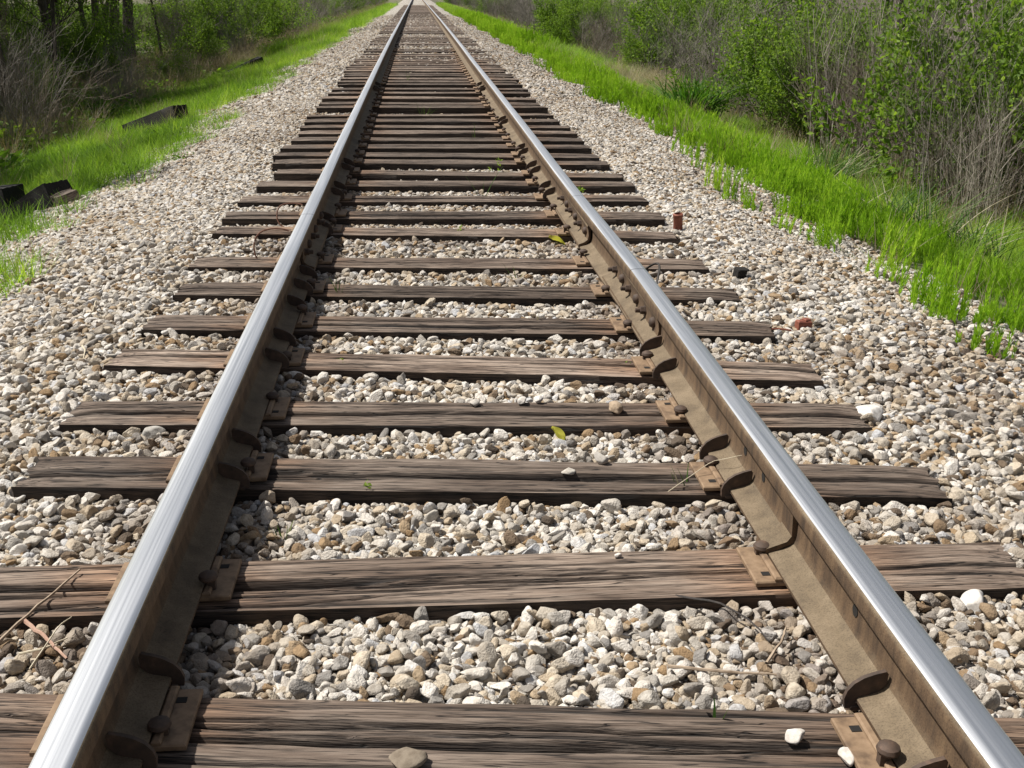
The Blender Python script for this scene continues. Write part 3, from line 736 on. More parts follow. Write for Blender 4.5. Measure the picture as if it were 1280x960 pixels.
def leaf_quads(P, D, size, r, wid=.55):
    # folded pointed leaves: P base points, D main directions
    n = len(P); D = D/(np.linalg.norm(D, axis=1)[:, None]+1e-9)
    q = r.normal(size=(n, 3)); S = np.cross(D, q); S /= np.linalg.norm(S, axis=1)[:, None]+1e-9
    Nn = np.cross(S, D); sz = size*r.uniform(.6, 1.35, n)[:, None]
    a = P; c = P+D*sz+Nn*sz*.06; l = P+D*sz*.45+S*sz*wid*.5+Nn*sz*.10; rr_ = P+D*sz*.45-S*sz*wid*.5+Nn*sz*.10
    V = np.stack([a, l, c, rr_], 1).reshape(-1, 3); k = np.arange(n)[:, None]*4
    F = np.concatenate([k+np.array([[0, 1, 2]]), k+np.array([[0, 2, 3]])], 1).reshape(-1, 3)
    return V, F
def leaf_mesh(name, P, D, size, r, m, tint=None, wid=.55):
    V, F = leaf_quads(P, D, size, r, wid)
    me = new_mesh(name, V, F, [m])
    t = r.random(len(P)) if tint is None else tint
    a = me.attributes.new('tint', 'FLOAT', 'POINT'); a.data.foreach_set('value', np.repeat(t, 4).astype(np.float32))
    return me
def blades(n, r, h0, h1, spread, lean, wid, curl=.5, seg=4):
    Vs = []; Fs = []; T = []
    base = r.normal(0, spread, (n, 2)); H = r.uniform(h0, h1, n); az = r.uniform(0, 6.283, n); ln = np.abs(r.normal(lean, lean*.5, n))
    for i in range(n):
        t = np.linspace(0, 1, seg+1); out = ln[i]*t*H[i]+curl*ln[i]*H[i]*t**2.2; up_ = H[i]*(t-.35*ln[i]*curl*t**2)
        c, s_ = math.cos(az[i]), math.sin(az[i]); w_ = wid*(1-t**1.6)*.5+.0006
        cx = base[i, 0]+out*c; cy = base[i, 1]+out*s_
        tw = az[i]+1.57+r.normal(0, .5); dx, dy = math.cos(tw), math.sin(tw)
        L_ = np.stack([cx-dx*w_, cy-dy*w_, up_], 1); R_ = np.stack([cx+dx*w_, cy+dy*w_, up_], 1)
        o = len(Vs)*2*(seg+1); Vs.append(np.stack([L_, R_], 1).reshape(-1, 3)); k = np.arange(seg)*2+o
        Fs.append(np.stack([k, k+1, k+3, k+2], 1)); T.append(np.full(2*(seg+1), r.random()))
    return np.concatenate(Vs), np.concatenate(Fs), np.concatenate(T)
def blade_mesh(name, m, *a, **k):
    V, F, T = blades(*a, **k); me = new_mesh(name, V, F, [m]); at = me.attributes.new('tint', 'FLOAT', 'POINT'); at.data.foreach_set('value', T.astype(np.float32)); return me

# fallen yellow leaves
for i, (x, y, z, s_, lab) in enumerate(((.255, 3.28, -.02, .05, 'crumpled yellow leaf on the gravel below the fourth tie'), (.59, 6.1, -.02, .085, 'yellow-green leaf on the gravel beside the right rail joint'))):
    n_ = 10; t = np.linspace(0, 1, n_); wv_ = s_*.5*np.sin(np.pi*t**.8)
    V = []; F = []
    for j in range(n_):
        for q in (-1, -.5, 0, .5, 1): V.append((wv_[j]*q, (t[j]-.5)*s_*1.3, .012+.35*abs(q)*wv_[j]+.1*s_*math.sin(6*t[j]+3*q)))
    for j in range(n_-1):
        for q in range(4): F.append((j*5+q, j*5+q+1, j*5+q+6, j*5+q+5))
    me = new_mesh('leaf', V, F, [M_YELLOW], smooth=True); at = me.attributes.new('tint', 'FLOAT', 'POINT'); at.data.foreach_set('value', np.full(len(V), .2+.5*i, np.float32))
    tag(obj('fallen_leaf', me, None, (x, y, z), (.5, .2, .8+i)), lab, 'leaf', 'fallen yellow leaves')

# weeds between the ties: (x, y, z, kind, height, words)
WEEDS = [(.38, 1.80, 0, 'g', .06, 'two thin green blades growing from the bottom tie'), (.575, 2.87, -.05, 'g', .12, 'small grassy weed at the foot of the right rail'), (-.33, 2.90, -.05, 'l', .06, 'pale green seedling in the gravel left of centre'),
         (-.545, 2.66, -.05, 'g', .07, 'little green weed in the shade beside the left rail'), (.30, 4.55, -.05, 'g', .10, 'thin green sprout in front of a tie, right of centre'), (-.47, 4.02, -.05, 'l', .05, 'green seedling beside the pale tie near the left rail'),
         (.06, 6.37, -.06, 'l', .07, 'leafy green sprout on the gravel straight above the yellow leaf row'), (.60, 3.95, -.05, 'l', .05, 'bright green leaf pair beside the right rail below the joint'), (.24, 7.50, -.07, 'g', .28, 'tall thin green weed between ties near the short plug rail'),
         (.45, 8.62, -.08, 'l', .16, 'yellow-green leafy weed beside the tall thin weed'), (.36, 8.4, -.08, 'l', .12, 'leafy green weed left of the yellow-green one'), (-.12, 12.37, -.09, 'g', .25, 'green weed between dark ties in the middle distance'),
         (.36, 10.6, -.08, 'g', .26, 'grassy weed near the right rail in the middle distance'), (-.31, 17.0, -.1, 'g', .35, 'tall pale weed between the rails far up the track'), (-.55, 5.05, -.05, 'g', .14, 'grassy weed on the inside of the left rail below its joint'),
         (.90, 7.40, .0, 'l', .05, 'green clover-like weed on a tie outside the right rail'), (.30, 5.35, -.05, 'g', .12, 'slender sprout between ties left of the rail joint'), (.04, 6.0, -.05, 'g', .06, 'tiny tuft in the gravel left of the yellow-green leaf')]
for i, (x, y, z, kd, hh, lab) in enumerate(WEEDS):
    r = np.random.default_rng(500+i)
    if kd == 'g': me = blade_mesh('weed', M_TUFT, 3+i % 4, r, hh*.5, hh, .012, .3, .005)
    else:
        n_ = 26; hgt = r.random(n_)*hh; P = np.stack([r.normal(0, .008, n_), r.normal(0, .008, n_), hgt], 1); D = np.stack([r.normal(size=n_), r.normal(size=n_), r.uniform(.1, .9, n_)], 1)
        me = leaf_mesh('weed', P, D, .013 if y < 5 else .026, r, M_LEAF, r.uniform(.5, 1, n_))
    tag(obj('weed', me, None, (x, y, z+float(zt(y)))), lab, 'weed', 'weeds growing between the ties')

# sticks and dead stalks
def stick(p, rad, m, label, name='stick', group='dry sticks lying on the gravel'):
    b = MB(); P = np.array(p, float); t = np.linspace(0, 1, 12); k = np.linspace(0, 1, len(P))
    Q = np.stack([np.interp(t, k, P[:, a_]) for a_ in range(3)], 1); Q[1:-1] += rng.normal(0, rad*.18, (10, 3))
    b.tube(Q.tolist(), np.linspace(rad, rad*.5, 12), 6); prop(name, b, [m], (0, 0, 0), (0, 0, 0), label, 'stick', group)
stick([(-1.12, 2.11, -.02), (-1.05, 2.28, .0), (-.99, 2.44, .012)], .0045, M_TWIG, 'long grey stick slanting up to the brown tie left of the left rail')
stick([(-1.06, 2.25, -.008), (-.99, 2.17, -.005), (-.915, 2.07, .006)], .0055, M_PINKSTALK, 'short pinkish stick pointing at the left rail plate')
stick([(-1.03, 2.12, -.01), (-.98, 2.12, .0), (-.94, 2.16, .0)], .003, M_STRAW, 'thin pale twig under the pinkish stick')
stick([(-.99, 2.06, -.01), (-.955, 2.16, .03), (-.95, 2.23, .01)], .002, M_STRAW, 'thin pale stem standing among twigs beside the left rail')
stick([(-1.50, 4.32, -.02), (-1.46, 4.22, -.005), (-1.44, 4.12, -.01)], .004, M_STRAW, 'pale dead stalk on the left gravel, nearer of the two')
stick([(-1.64, 5.05, -.04), (-1.61, 4.93, -.015), (-1.60, 4.84, -.03)], .004, M_STRAW, 'pale dead stalk on the left gravel, farther of the two')
stick([(-1.88, 4.35, -.07), (-1.72, 4.5, -.04), (-1.60, 4.62, -.04)], .0035, M_STRAW, 'long pale straw on the left gravel near the dead stalks')
stick([(.34, 1.99, -.015), (.46, 1.955, -.01), (.56, 1.94, -.012)], .004, M_TWIG, 'brown twig on the gravel above the bottom tie near the right rail')
stick([(.55, 1.98, -.01), (.60, 2.04, .005), (.63, 2.10, .0)], .004, M_TWIG, 'dry reddish twig tip beside the foot of the right rail')
stick([(.41, 2.27, -.01), (.50, 2.20, .01), (.56, 2.13, .0), (.58, 2.06, -.01)], .003, M_BLACKWIRE, 'thin dark bent stem beside the right rail below the cracked tie')
stick([(.52, 2.83, -.01), (.66, 2.90, .05), (.735, 2.86, .085)], .0014, M_STRAW, 'straw stem leaning against the right rail web beside an anchor')
stick([(-.115, 1.625, .006), (-.04, 1.66, .008)], .0025, M_STRAW, 'straw bit on the bottom tie at the photo edge')

# ------------------------------------------------------------------ discarded timbers in the left grass
def old_tie(p0, p1, w_, h_, seed, label, m=M_BLACKWOOD):
    p0 = np.array(p0, float); p1 = np.array(p1, float); d = p1-p0; L_ = np.linalg.norm(d)
    me = make_tie_mesh(L_/2, 1, seed, h_); me.materials[0] = m; me.materials[1] = m
    o = obj('discarded_tie', me, None, tuple((p0+p1)/2), (0, -math.asin(d[2]/L_), math.atan2(d[1], d[0])))
    o.scale = (1, w_/TW, 1); tag(o, label, 'crosstie', 'discarded black ties lying in the left grass')
old_tie((-4.35, 16.9, -.64), (-3.42, 16.0, -.27), .22, .2, 31, 'black discarded tie sticking out of the left grass, middle one')
old_tie((-5.25, 31.6, -.98), (-4.45, 32.2, -.62), .24, .2, 32, 'black discarded tie at the edge of the left grass, farther up the bank')
old_tie((-3.60, 9.45, -.50), (-3.05, 9.15, -.17), .26, .28, 33, 'black rotten tie stump in the left grass near the photo edge')
old_tie((-3.00, 8.92, -.25), (-2.88, 9.04, -.21), .11, .09, 34, 'small broken timber piece with a pale face beside the black stump', M_WOOD)
old_tie((-4.3, 10.2, -.44), (-3.66, 9.95, -.34), .26, .2, 35, 'black timber at the left photo edge beside the stump')
old_tie((-4.4, 90, -1.15), (-3.7, 91.5, -1.0), .3, .25, 36, 'black discarded tie far up the left bank')

# ------------------------------------------------------------------ grass (stuff)
def horsetail_mesh(seed, n=9):
    r = np.random.default_rng(seed); P = []; D = []
    sV = []
    for i in range(n):
        bx, by = r.normal(0, .06, 2); H = r.uniform(.14, .30); lx, ly = r.normal(0, .05, 2)
        sV.append((np.array([[bx, by, -.02], [bx+lx*H, by+ly*H, H]]), np.array([.0022, .0008])))
        for t in np.linspace(.22, .95, 11):
            for a_ in r.uniform(0, 6.28, 5):
                P.append((bx+lx*H*t, by+ly*H*t, H*t)); D.append((math.cos(a_)*.75, math.sin(a_)*.75, 1.9))
    P = np.array(P); D = np.array(D)
    V, F = leaf_quads(P, D, .05, r, .09); V2, F2 = tubes(sV, 3)
    F2 = np.concatenate([F2[:, [0, 1, 2]], F2[:, [0, 2, 3]]])
    return new_mesh('horsetail', np.concatenate([V, V2]), np.concatenate([F, F2+len(V)]), [M_HORSETAIL])
HT = [horsetail_mesh(40+i) for i in range(6)]
GR = [blade_mesh('grass', M_GRASS, 34, np.random.default_rng(60+i), .10, .30, .06, .45, .007) for i in range(5)]
DG = [blade_mesh('dry_grass', M_DRYGRASS, 30, np.random.default_rng(80+i), .25, .7, .07, .35, .006, seg=5) for i in range(5)]
def herb_mesh(seed):
    r = np.random.default_rng(seed); n = 60; a_ = r.uniform(0, 6.28, n); q = r.random(n)**.6*.28
    P = np.stack([q*np.cos(a_), q*np.sin(a_), r.uniform(.03, .32, n)*(1-q*1.5)], 1); D = np.stack([np.cos(a_), np.sin(a_), r.uniform(-.2, .7, n)], 1)
    return new_mesh('undergrowth', *leaf_quads(P, D, .075, r, .6), [M_HERB])
HB = [herb_mesh(140+i) for i in range(4)]

def strew(name, protos, y0, y1, x0f, x1f, dens, smin, smax, label, cat, maskf=None, tintf=None, sink=.02, top=None):
    n = int(abs(np.mean(x1f(np.array([y0, y1]))-x0f(np.array([y0, y1]))))*(y1-y0)*dens)
    Y = y0+(y1-y0)*rng.random(n); u = rng.random(n); X = x0f(Y)+u*(x1f(Y)-x0f(Y))
    k = np.abs(X-CX-.084*Y) < .50*Y+2.5
    if maskf is not None: k &= rng.random(n) < maskf(X, Y)
    X, Y = X[k], Y[k]; n = len(X)
    s = rng.uniform(smin, smax, n); Z = ground(X, Y)-sink-.03
    rot = np.stack([rng.normal(0, .08, n), rng.normal(0, .08, n), rng.uniform(0, 6.28, n)], 1)
    tint = np.clip(rng.normal(.5, .2, n)+(fbm(X*.7, Y*.7, 55)-.5)*.9, 0, 1) if tintf is None else tintf(X, Y)
    return (np.stack([X, Y, Z], 1), rot, np.stack([s, s, s*rng.uniform(.8, 1.25, n)], 1), rng.integers(0, len(protos), n), tint)
def merge(*L_): return [np.concatenate([l[i] for l in L_]) for i in range(5)]
re_ = lambda Y: right_edge(Y)-.3
edge_r = lambda X, Y: np.clip((X-right_edge(Y))*.9+.12+(fbm(X*3.4, Y*3.4, 21)-.5)*2.8, 0.0, 1)*np.clip((fbm(X*1.7, Y*1.2, 24)-.33)*6, .12, 1)*np.clip((4.3-X)*1.6, 0, 1)
A = [strew('h', HT, 3, 14, re_, lambda Y: Y*0+4.4, 62, .5, 1.05, '', '', edge_r), strew('h', HT, 14, 35, re_, lambda Y: Y*0+4.6, 50, .7, 1.1, '', '', edge_r),
     strew('h', HT, 35, 75, re_, lambda Y: Y*0+4.8, 26, 1.3, 1.8, '', '', edge_r)]
tag(scatter('horsetail_grass', HT, *merge(*A)), 'bright yellow-green upright horsetail stalks along the right edge of the gravel', 'grass', kind='stuff')
TIMB = [(-4.35, 16.9, -3.42, 16.0), (-3.55, 9.45, -3.05, 9.15), (-4.3, 10.2, -3.66, 9.95), (-5.25, 31.6, -4.45, 32.2)]
def timber_clear(X, Y):
    m_ = np.ones(len(X))
    for x0, y0, x1, y1 in TIMB:
        dx, dy = x1-x0, y1-y0; t = np.clip(((X-x0)*dx+(Y-y0)*dy)/(dx*dx+dy*dy), 0, 1)
        px, py = x0+dx*t, y0+dy*t; d_ = np.hypot(X-px, Y-py); m_ *= np.where((d_ < .16) | ((d_ < .8) & (Y < py) & (np.abs(X-px-.3*(py-Y)*-1) < .5)), .12, 1)
    return m_
edge_l = lambda X, Y: timber_clear(X, Y)*np.clip((left_edge(Y)-X)*1.0+.2+(fbm(X*2.6, Y*2.6, 22)-.5)*2.4, 0.0, 1)
le_ = lambda Y: left_edge(Y)+.35
A = [strew('g', GR, 5, 16, lambda Y: Y*0-6.0, le_, 170, .4, .85, '', '', edge_l), strew('g', GR, 16, 40, lambda Y: Y*0-6.0, le_, 90, .55, 1.0, '', '', edge_l),
     strew('g', GR, 40, 130, lambda Y: Y*0-5.5, le_, 16, 1.2, 2.0, '', '', edge_l),
     strew('g', GR, 4, 30, lambda Y: Y*0+3.6, lambda Y: Y*0+6.4, 75, .4, 1.0, '', '', lambda X, Y: np.clip((X-3.5)*1.2, 0, 1)*np.clip((fbm(X*1.6, Y*1.6, 29)-.3)*5, .15, 1)),
     strew('g', GR, 3, 30, lambda Y: Y*0+2.6, lambda Y: Y*0+4.2, 22, .3, .7, '', '', edge_r), strew('g', GR, 30, 130, lambda Y: Y*0+3.4, lambda Y: Y*0+6.0, 22, 1.0, 1.8, '', ''),
     strew('g', GR, 70, 140, re_, lambda Y: Y*0+4.5, 14, 1.2, 1.8, '', '')]
tag(scatter('grass', GR, *merge(*A)), 'lush green grass on both banks beside the gravel', 'grass', kind='stuff')
A = [strew('d', DG, 7, 45, lambda Y: Y*0+5.6, lambda Y: Y*0+9, 7, .6, 1.1, '', ''), strew('d', DG, 12, 60, lambda Y: Y*0-10, lambda Y: Y*0-5.4, 11, .6, 1.1, '', ''),
     strew('d', DG, 45, 150, lambda Y: Y*0-9, lambda Y: Y*0-3.6, 5, .8, 1.3, '', ''), strew('d', DG, 45, 150, lambda Y: Y*0+4.4, lambda Y: Y*0+9, 5, .8, 1.2, '', ''),
     strew('d', DG, 6, 45, lambda Y: Y*0+3.0, lambda Y: Y*0+5.8, 3.5, .35, .8, '', ''), strew('d', DG, 8, 45, lambda Y: Y*0-5.6, lambda Y: Y*0-3.0, 2.5, .35, .7, '', ''),
     strew('d', DG, 26, 31, lambda Y: Y*0+4.7, lambda Y: Y*0+6.3, 22, .7, 1.0, '', '', None, lambda X, Y: np.full(len(X), .95))]
tag(scatter('dry_grass', DG, *merge(*A)), 'tan dead grass at the feet of the shrubs on both banks', 'grass', kind='stuff')
A = [strew('u', HB, 12, 60, lambda Y: -.42*Y-4, lambda Y: Y*0-5.4, 3.0, .7, 1.6, '', '', lambda X, Y: np.clip((fbm(X*.4, Y*.4, 63)-.4)*5, 0, 1)), strew('u', HB, 12, 60, lambda Y: Y*0+5.6, lambda Y: .6*Y+4, 2.4, .7, 1.6, '', '', lambda X, Y: np.clip((fbm(X*.4, Y*.4, 64)-.42)*5, 0, 1)),
     strew('u', HB, 60, 160, lambda Y: Y*0-40, lambda Y: Y*0-5, .7, 1.2, 2.6, '', ''), strew('u', HB, 60, 160, lambda Y: Y*0+5.5, lambda Y: Y*0+45, .7, 1.2, 2.6, '', ''),
     strew('u', HB, 6, 16, lambda Y: Y*0-3.6, le_, 7, .25, .5, '', '', edge_l)]
tag(scatter('undergrowth', HB, *merge(*A)), 'leafy green undergrowth on the floor of the woods', 'undergrowth', kind='stuff')

# ------------------------------------------------------------------ shrubs and trees
def grow(p, d, L_, r0, lvl, r, paths, tips, wob=.16, upw=.12, kids=(9, 6), ang=(.35, .9), ratio=(.28, .55)):
    k = 5; pts = [p]; dd = d/np.linalg.norm(d)
    for i in range(k):
        dd = dd+r.normal(0, wob, 3)+np.array([0, 0, upw]); dd /= np.linalg.norm(dd); pts.append(pts[-1]+dd*L_/k)
    pts = np.array(pts); paths.append((pts, np.linspace(r0, r0*.35, k+1)))
    if lvl == 0 or len(kids) == 0:
        for t in (.45, .7, 1.0): tips.append((pts[min(k, int(t*k))], dd))
        return
    for _ in range(r.poisson(kids[0])):
        t = r.uniform(.18, 1.0); i = min(k-1, int(t*k)); q = pts[i]+(pts[i+1]-pts[i])*(t*k-i); td = pts[i+1]-pts[i]; td /= np.linalg.norm(td)
        s_ = np.cross(td, r.normal(size=3)); s_ /= np.linalg.norm(s_)+1e-9; a_ = r.uniform(*ang)
        grow(q, td*math.cos(a_)+s_*math.sin(a_), L_*r.uniform(*ratio), max(r0*.45, .0018), lvl-1, r, paths, tips, wob, upw, kids[1:], ang, ratio)

def shrub_geo(seed, stems, H, lean, r0, kids, upw=.1, wob=.16, spread=.25):
    r = np.random.default_rng(seed); paths = []; tips = []
    for i in range(stems):
        a_ = r.uniform(0, 6.28); l = abs(r.normal(lean, lean*.5)); q = r.random()*spread
        grow(np.array([q*math.cos(a_), q*math.sin(a_), -.1]), np.array([math.cos(a_)*l, math.sin(a_)*l, 1.]), H*r.uniform(.6, 1.1), r0*r.uniform(.6, 1.2), len(kids), r, paths, tips, wob, upw, kids)
    return r, paths, tips
def leaves_from(tips, r, per, size, m, jit=.05, zlo=None, keep=1.0):
    P = np.array([t[0] for t in tips]); D = np.array([t[1] for t in tips])
    if keep < 1:
        c = fbm(P[:, 0]*2.1+9, P[:, 1]*2.1+P[:, 2]*2.1, int(r.integers(1000)), 2); kk = c < np.quantile(c, keep); P, D = P[kk], D[kk]
    tz = np.repeat(r.normal(.5, .18, len(P)), per)
    P = np.repeat(P, per, 0)+r.normal(0, jit, (len(P)*per, 3)); D = np.repeat(D, per, 0)+r.normal(0, .8, (len(D)*per, 3))
    return leaf_mesh('foliage', P, D, size, r, m, np.clip(tz+r.normal(0, .15, len(P)), 0, 1))

def bare_proto(seed, m, stems=16, H=1.8, lean=.35, kids=(11, 5), r0=.009, upw=.08, wob=.15, spread=.35):
    r, paths, tips = shrub_geo(seed, stems, H, lean, r0, kids, upw, wob, spread); V, F = tubes(paths, 3); return new_mesh('branches', V, F, [m])
BARE = [bare_proto(200+i, M_BARKG) for i in range(4)]
BAREB = [bare_proto(210+i, M_BARKB, 14, 2.0, .3, (10, 5)) for i in range(3)]
CANE = [bare_proto(220+i, M_CANE if i % 2 == 0 else M_BARKG, 60, 2.6, .09, (3, 2), .0085, .04, .075, 1.0) for i in range(4)]
LEAFY = []
for i in range(5):
    r, paths, tips = shrub_geo(230+i, 15, 1.6+.2*(i % 3), .5, .011, (9, 5), .08, .16, .3); V, F = tubes(paths, 3)
    LEAFY.append((new_mesh('branches', V, F, [M_BARKB]), leaves_from(tips, r, (10, 6, 6, 6, 10)[i], .062, M_LEAF, .07, None, (.95, .8, .55, .42, .9)[i])))
GREENCANE = []
for i in range(2):
    r, paths, tips = shrub_geo(250+i, 20, 2.4, .2, .010, (5, 3), .05, .14, .8); V, F = tubes(paths, 3)
    GREENCANE.append((new_mesh('branches', V, F, [M_BARKG]), leaves_from(tips, r, 7, .065, M_LEAF, .07, None, .6)))

def gz(x, y): return float(ground(x, y))-.03
def put(kind, x, y, s, label, group, name='shrub', i=0):
    o_s = (s, s, s*random.uniform(.9, 1.1)); rz = random.uniform(0, 6.28)
    if kind in ('bare', 'bareb', 'cane'):
        pr = {'bare': BARE, 'bareb': BAREB, 'cane': CANE}[kind]; o = obj(name, pr[i % len(pr)], None, (x, y, gz(x, y)), (0, 0, rz))
    else:
        pr = {'leafy': LEAFY, 'gcane': GREENCANE}[kind]; o = bpy.data.objects.new(name, None); COL.objects.link(o); o.location = (x, y, gz(x, y)); o.rotation_euler = (0, 0, rz)
        obj('branches', pr[i % len(pr)][0], o); obj('foliage', pr[i % len(pr)][1], o)
    o.scale = o_s; return tag(o, label, 'shrub', group)

GB = 'shrubs along the right bank'; GL = 'shrubs along the left bank'
S = [('leafy', 5.7, 46.0, 1.25, 'compact green bush standing alone in grey brush far up the right bank', 0), ('leafy', 6.3, 44.2, .9, 'small green bush beside the compact one far up the right bank', 4),
     ('leafy', 7.2, 32.5, 1.35, 'large bright green bush left of the grey bare shrubs on the right bank', 0), ('leafy', 8.6, 33.5, 1.5, 'tall bright green bush behind the large one on the right bank', 4),
     ('leafy', 6.2, 33.0, .75, 'low leafy shrub at the foot of the large bright green bush', 1), ('bare', 6.4, 24.5, 1.15, 'dense grey leafless shrub behind the dark strap-leaved clump', 0), ('bare', 7.4, 26.5, 1.3, 'tall grey leafless shrub with upright stems behind the dense one', 1),
     ('bare', 6.3, 22.0, .9, 'low grey tangled shrub right of the dark strap-leaved clump', 2), ('leafy', 6.8, 19.6, 1.1, 'half-bare brown bush with bright green sprays right of the grey shrubs', 3), ('leafy', 7.6, 18.6, 1.2, 'half-bare bush with scattered green leaves in front of the dark trunk', 3),
     ('bareb', 6.5, 17.3, .95, 'brown bare shrub low at the foot of the half-bare bushes', 0), ('leafy', 6.6, 18.0, .7, 'small leafy shoot at the grass edge below the half-bare bush', 2),
     ('cane', 7.0, 15.6, 1.1, 'tangle of grey hanging vines and canes beside the dark trunk', 0), ('cane', 7.7, 14.6, 1.15, 'tall thicket of pale canes right of the dark trunk', 1), ('cane', 7.0, 13.3, 1.0, 'grey cane thicket near the right photo edge', 2),
     ('cane', 8.0, 13.0, 1.1, 'brown cane thicket at the right photo edge', 3), ('bareb', 6.2, 14.3, .8, 'dry brown shrub at the foot of the cane thicket', 1), ('gcane', 7.3, 12.6, .95, 'green-leaved canes at the right photo edge', 0), ('gcane', 8.3, 14.5, 1.25, 'tall canes with bright green leaves in the upper right corner', 1),
     ('bareb', 6.3, 11.7, .8, 'brown twiggy shrub low at the right photo edge', 2), ('bare', 6.1, 29.5, .85, 'low grey shrub behind the dead white grass', 3), ('bare', 7.0, 38.5, 1.2, 'grey leafless shrub between the two green bushes', 2), ('bare', 8.2, 40.5, 1.2, 'grey leafless shrub behind the gap between the green bushes', 3)]
for kd, x, y, s, lab, i in S: put(kd, x-(.4 if y < 28 else 0), y, s, lab, GB, i=i)
for j in range(18): put(random.choice(['cane', 'cane', 'cane', 'bareb'] if j < 8 else ['bare', 'bareb', 'leafy']), random.uniform(5.6, 6.8), (10.5+j*.8 if j < 8 else 21+(j-8)*.8 if j < 12 else 36+(j-12)*1.6)+random.uniform(-.3, .3), random.uniform(.55, .95), 'low twiggy shrub at the grass edge of the right-hand brush', GB, i=random.randrange(3))
# second rows, right
for x, y, i in ((6.5, 18.4, 0), (7.6, 20.6, 0), (6.9, 15.2, 3), (7.0, 12.3, 0), (6.9, 17.9, 3), (7.4, 19.2, 2), (7.2, 16.4, 3), (8.3, 21.0, 3), (7.6, 12.9, 3), (8.4, 34.5, 0), (7.8, 31.0, 4)): put('leafy', x, y, random.uniform(.95, 1.3), 'half-bare shrub with fresh green sprays in the right-hand brush', GB, i=i)
for j in range(62):
    y = 11+j*.75+random.uniform(-.3, .3); x = random.uniform(8.2, max(9.5, .6*y+2)); kd = random.choice(['bare', 'bareb', 'cane', 'cane', 'bare', 'cane', 'bare', 'leafy'])
    put(kd, x, y, random.uniform(.9, 1.35), {'bare': 'grey bare shrub deep in the right-hand brush', 'bareb': 'brown bare shrub deep in the right-hand brush', 'cane': 'thicket of thin canes deep in the right-hand brush', 'leafy': 'leafy green shrub deep in the right-hand brush'}[kd], GB, i=random.randrange(3))
for j in range(44):
    y = 48+j*(2.6 if j < 30 else 4.4)+random.uniform(-.8, .8); kd = random.choice(['bare', 'bare', 'bareb', 'bare', 'leafy'])
    for q in range(2):
        x = random.uniform(5.6, 7.0) if q == 0 else random.uniform(7.5, 13)
        put(kd if q == 0 else random.choice(['bare', 'leafy']), x, y, random.uniform(.9, 1.3), 'distant shrub in the brush line far up the right bank', GB, i=random.randrange(3))
S = [('bareb', -5.9, 16.6, .75, 'dark bare shrub with forked stems at the left photo edge', 0), ('bare', -6.6, 17.6, .9, 'grey bare shrub behind the forked one at the left photo edge', 1), ('bareb', -7.4, 20.5, 1.0, 'bare brown shrub under the dark trunks on the left', 2),
     ('bare', -6.6, 23.5, .7, 'low grey shrub at the wood edge behind the middle discarded tie', 2), ('leafy', -8.6, 30.0, 1.0, 'dark green bush at the wood edge left of the dry grass', 1), ('leafy', -7.6, 37.0, .9, 'green bush beside the farther discarded tie', 2),
     ('bare', -6.9, 42.0, 1.0, 'grey bare shrub at the far end of the left grass', 3), ('leafy', -8.0, 46.0, 1.3, 'bright green bush behind the far end of the left grass', 4), ('bareb', -6.0, 50.0, 1.0, 'brown twiggy shrub farther along the left bank', 1), ('leafy', -7.4, 54.0, 1.25, 'bright green bush farther along the left bank', 0),
     ('bare', -6.0, 58, 1.0, 'grey shrub among dry grass far up the left bank', 0)]
for kd, x, y, s, lab, i in S: put(kd, x+.5, y, s, lab, GL, i=i)
for j in range(13): put(random.choice(['bare', 'bareb', 'leafy', 'bareb']), -random.uniform(5.8, 7.0), 16+j*2.5+random.uniform(-.4, .4), random.uniform(.3, .6), 'low twiggy shrub at the grass edge of the left wood', GL, i=random.randrange(3))
for j in range(60):
    y = 17+j*.85+random.uniform(-.4, .4); x = -random.uniform(7.6, max(9.5, .42*y+2)); kd = random.choice(['bareb', 'leafy', 'bareb', 'bareb', 'bare', 'leafy'])
    put(kd, x, y, random.uniform(.7, 1.2), {'bare': 'grey bare shrub deep in the left wood', 'bareb': 'brown bare shrub deep in the left wood', 'cane': 'thicket of thin canes deep in the left wood', 'leafy': 'leafy green shrub deep in the left wood'}[kd], GL, i=random.randrange(3))
for j in range(44):
    y = 60+j*(2.6 if j < 28 else 4.2)+random.uniform(-.8, .8)
    for q in range(2):
        x = -random.uniform(6.4, 8.2) if q == 0 else -random.uniform(8.5, 16)
        put(random.choice(['bare', 'leafy', 'bareb', 'bare']), x, y, random.uniform(.8, 1.3), 'distant shrub in the brush line far up the left bank', GL, i=random.randrange(4))

def tree_proto(seed, H, r0, nl, leaf=.09, per=3):
    r = np.random.default_rng(seed); paths = []; tips = []
    k = 10; pts = [np.array([0, 0, -.2])]; d = np.array([r.normal(0, .06), r.normal(0, .06), 1.])
    for i in range(k): d = d+np.array([r.normal(0, .035), r.normal(0, .035), 0]); d /= np.linalg.norm(d); pts.append(pts[-1]+d*H/k)
    pts = np.array(pts); rad = np.linspace(r0, r0*.25, k+1); rad[0] *= 1.35; tp = [(pts, rad)]
    for i in range(nl):
        t = r.uniform(.28, .98); j = min(k-1, int(t*k)); q = pts[j]+(pts[j+1]-pts[j])*(t*k-j); a_ = r.uniform(0, 6.28)
        grow(q, np.array([math.cos(a_), math.sin(a_), r.uniform(.2, .9)]), H*r.uniform(.16, .34)*(1.15-t*.5), r0*.3*(1.1-t*.7), 2, r, paths, tips, .14, .08, (6, 4), (.4, 1.0), (.3, .55))
    V, F = tubes(tp, 10); V2, F2 = tubes(paths, 4); Fa = np.concatenate([F, F2+len(V)])
    return new_mesh('trunk', np.concatenate([V, V2]), Fa, [M_TRUNK], smooth=True), leaves_from(tips, r, per, leaf, M_LEAF, .1)
